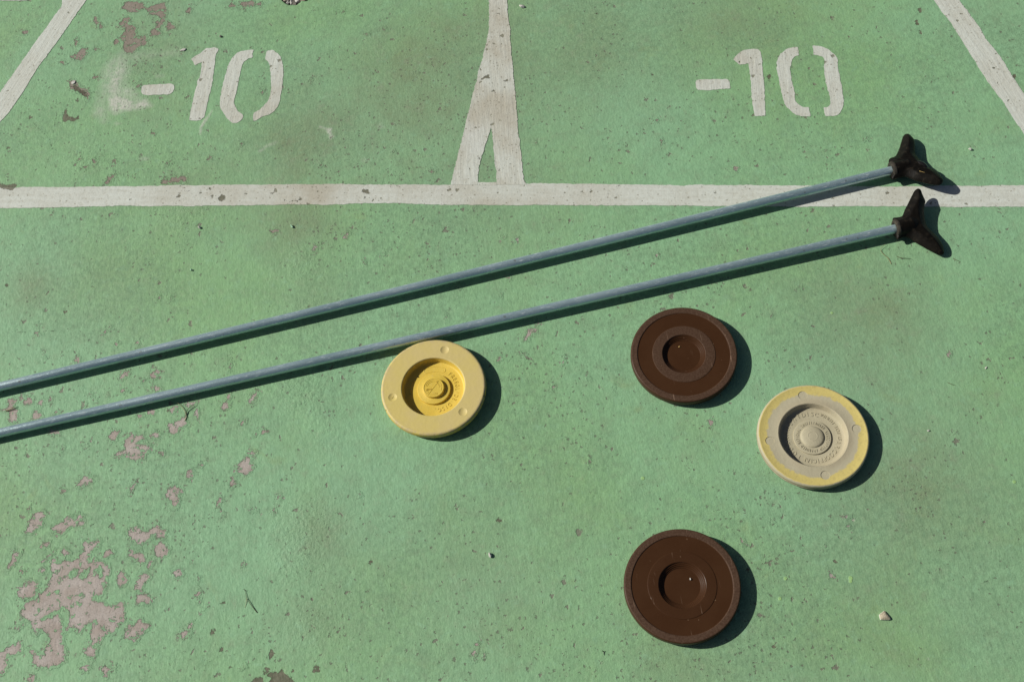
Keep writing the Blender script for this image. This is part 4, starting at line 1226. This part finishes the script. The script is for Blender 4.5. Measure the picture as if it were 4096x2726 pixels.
blade('grass_stem', 'two-tone straw scrap far right, level with the lower cue head', 's', [(3812, 1033, .4), (3826, 1040, .9), (3842, 1047, .4)], .8, M_STEM, 'grass stem')
# straw on the upper head
blade('straw', 'bright straw sliver lying on the upper black cue head', 'u', [(880, 918, 27.6), (940, 935, 28.0), (1000, 952, 28.4)], .55, M_GOLD, 'straw')
blade('straw', 'long golden straw caught under the tip of the upper cue head', 'u', [(1090, 1195, 10), (1160, 1190, 9), (1240, 1205, 8), (1330, 1225, 7)], .5, M_GOLD, 'straw')

def S(k, x, y): return crop(k)(x, y)

stone('white_stone', 'small white stone chip standing between yellow disc and lowest brown disc', S(8, 1028, 694), (.0024, .0040, .0026), M_PALE, 3, 'stone chips on the court', rz=.2)
stone('white_stone', 'white sliver just below the white line, upper left of the cues', S('s', 799, 911), (.0020, .0036, .0022), M_PALE, 5, 'stone chips on the court', rz=.7)
stone('paint_chip', 'loose mint green chip just below the white line left of centre', S('s', 1168, 907), (.0018, .0036, .0020), M_MINT, 8, 'stone chips on the court', cat='paint chip', rz=.5)
stone('green_bead', 'tiny pale green bead above the upper cue, left of centre', S('s', 766, 1081), (.0021, .0021, .0019), M_MINT, 9, 'stone chips on the court', cat='bead')
stone('white_stone', 'small white pebble right of the upper cue head', S('s', 3878, 599), (.0026, .0026, .0024), M_PALE, 11, 'stone chips on the court')
stone('white_stone', 'jagged white chip right of the dividing line, near the top edge', S(2, 1245, 50), (.0058, .0038, .0022), M_PALE, 13, 'stone chips on the court', rz=-.4)
stone('white_stone', 'flat white flake far right, right of the upper brown disc', S('s', 3945, 1470), (.0028, .0018, .0008), M_PALE, 15, 'stone chips on the court', rz=.7)
stone('white_stone', 'white crumb right of the cream disc', S('s', 3712, 1722), (.0024, .0012, .0010), M_PALE, 16, 'stone chips on the court')
stone('dark_crumb', 'dark crumb in the paint above the leaning minus ten', S(1, 1525, 255), (.0032, .0022, .0018), M_DARKSTONE, 17, 'stone chips on the court', cat='crumb', rz=-.5)
stone('grey_stone', 'grey stone on the peeled paint left of the smeared white patch', S(1, 505, 570), (.0046, .0040, .0010), M_PALE, 18, 'stone chips on the court')
stone('grey_stone', 'grey flake beside the leaning minus ten, above its dash', S(1, 1262, 347), (.0060, .0036, .0012), M_PALE, 19, 'stone chips on the court', rz=.3)
# speck and crumbs on the discs
wz = zw + .0009
def on_top(px, py, z): q = court(px, py, z); return q
q = on_top(2761, 2314, wz + .001)
o = stone('white_speck', 'white bead lying in the well of the lowest brown disc', q, (.0013, .0016, .0013), M_PALE, 20, None, cat='bead', zoff=wz + .0011)
q = on_top(2717, 1386, wz + .001)
o = stone('tan_crumb', 'tan crumb lying in the well of the scuffed brown disc', q, (.0014, .0012, .0010), M_GOLD, 21, None, cat='crumb', zoff=wz + .0008)
q = court(1672, 1507, .006)
o = stone('black_crumb', 'black crumb in the shaded recess of the plain yellow disc', q, (.0009, .0010, .0009), M_GLOSS, 22, None, cat='crumb', zoff=.0068)


# seashell fragment
def shell():
    C = crop('s'); k = 140 / 2356
    out = [(640, 600), (690, 560), (830, 440), (965, 352), (1010, 375), (1130, 520), (1260, 660), (1350, 780), (1395, 880), (1330, 935), (1240, 955), (1120, 945), (990, 950), (860, 935), (760, 935), (700, 880), (660, 740)]
    P = [C(3480 + x * k, 2420 + y * k, .003) for x, y in out]
    c = np.mean(P, 0)
    t = NT('shell_ribs')
    w = t.node('ShaderNodeTexWave', wave_type='BANDS', bands_direction='X'); w.inputs['Scale'].default_value = 210; w.inputs['Distortion'].default_value = 2.5; w.inputs['Detail'].default_value = 2
    t.l.new(t.mapping(t.co(), (1, .15, 1)), w.inputs['Vector'])
    col = t.mix(w.outputs['Fac'], (.34, .29, .20), (.44, .39, .29))
    M_S = t.done(col, .6, t.bump(t.math('MULTIPLY', w.outputs['Fac'], .0005)))
    t = NT('shell_edge'); M_E = t.done(t.mix(t.noise(300, 3), (.50, .50, .44), (.62, .62, .57)), .55)
    root = empty('seashell_fragment', (c[0], c[1], 0))
    tag(root, 'ribbed beige seashell fragment lying alone in the bottom right of the photo', 'seashell')
    def dome(p, s=1.0, z0=.0012, hgt=.0034):
        d = (p - c) * s; return (d[0], d[1])
    bm = bmesh.new(); rings = []
    rmax = max(np.hypot(*(p - c)) for p in P)
    for s in (1, .92, .75, .5, .25):
        rings.append([bm.verts.new(((p - c)[0] * s, (p - c)[1] * s, .0024 + .0030 * (1 - s * s))) for p in P])
    top = bm.verts.new((0, 0, .0054))
    n = len(P)
    for a, b in zip(rings, rings[1:]):
        for i in range(n):
            j = (i + 1) % n; bm.faces.new((a[i], a[j], b[j], b[i]))
    for i in range(n): bm.faces.new((rings[-1][i], rings[-1][(i + 1) % n], top))
    from_bm('outer_face', bm, M_S, root, smooth=40)
    bm = bmesh.new()
    a = [bm.verts.new(((p - c)[0] * 1.0, (p - c)[1] * 1.0, .0024)) for p in P]
    a2 = [bm.verts.new(((p - c)[0] * 1.055, (p - c)[1] * 1.055, .0018)) for p in P]
    b = [bm.verts.new(((p - c)[0] * 1.02, (p - c)[1] * 1.02, .0004)) for p in P]
    b2 = [bm.verts.new(((p - c)[0] * .8, (p - c)[1] * .8, .0014)) for p in P]
    for u, v in ((a, a2), (a2, b), (b, b2)):
        for i in range(n):
            j = (i + 1) % n; bm.faces.new((u[i], u[j], v[j], v[i]))
    from_bm('broken_edge', bm, M_E, root, smooth=40)


shell()

# stones in the broken pocket at the top edge of the picture
kx = 160 / 2356
pocket = [('flat pale oval stone at the left of the broken pocket', 445, 150, (.0052, .0026, .0022), M_PALE, 31, .35),
          ('long white wedge stone in the middle of the broken pocket', 655, 150, (.0030, .0068, .0030), M_PALE, 32, -.15),
          ('round dark glossy pebble in the broken pocket', 830, 160, (.0068, .0072, .0048), M_DARKSTONE, 33, .2),
          ('white faceted stone at the right of the broken pocket', 1030, 105, (.0058, .0062, .0042), M_PALE, 34, .8),
          ('brown stone deep at the far left of the broken pocket', 330, 50, (.0062, .0045, .0032), M_TAN, 35, .2),
          ('dark stone behind the wedge in the broken pocket', 480, 40, (.0060, .0050, .0034), M_DARKSTONE, 36, .6)]
for lab, x, y, sz, m, sd, rz in pocket:
    q = court(1120 + x * kx, y * kx, -.004)
    stone('pebble', lab, q, sz, m, sd, 'stones in the broken pocket at the top edge', rz=rz, zoff=-.0045)
q = court(1222, -6, 0)
stone('concrete_chip', 'flat tan concrete chip right of the broken pocket at the top edge', q, (.0105, .0062, .0016), M_TAN, 40, None, cat='concrete chip', rz=.2)
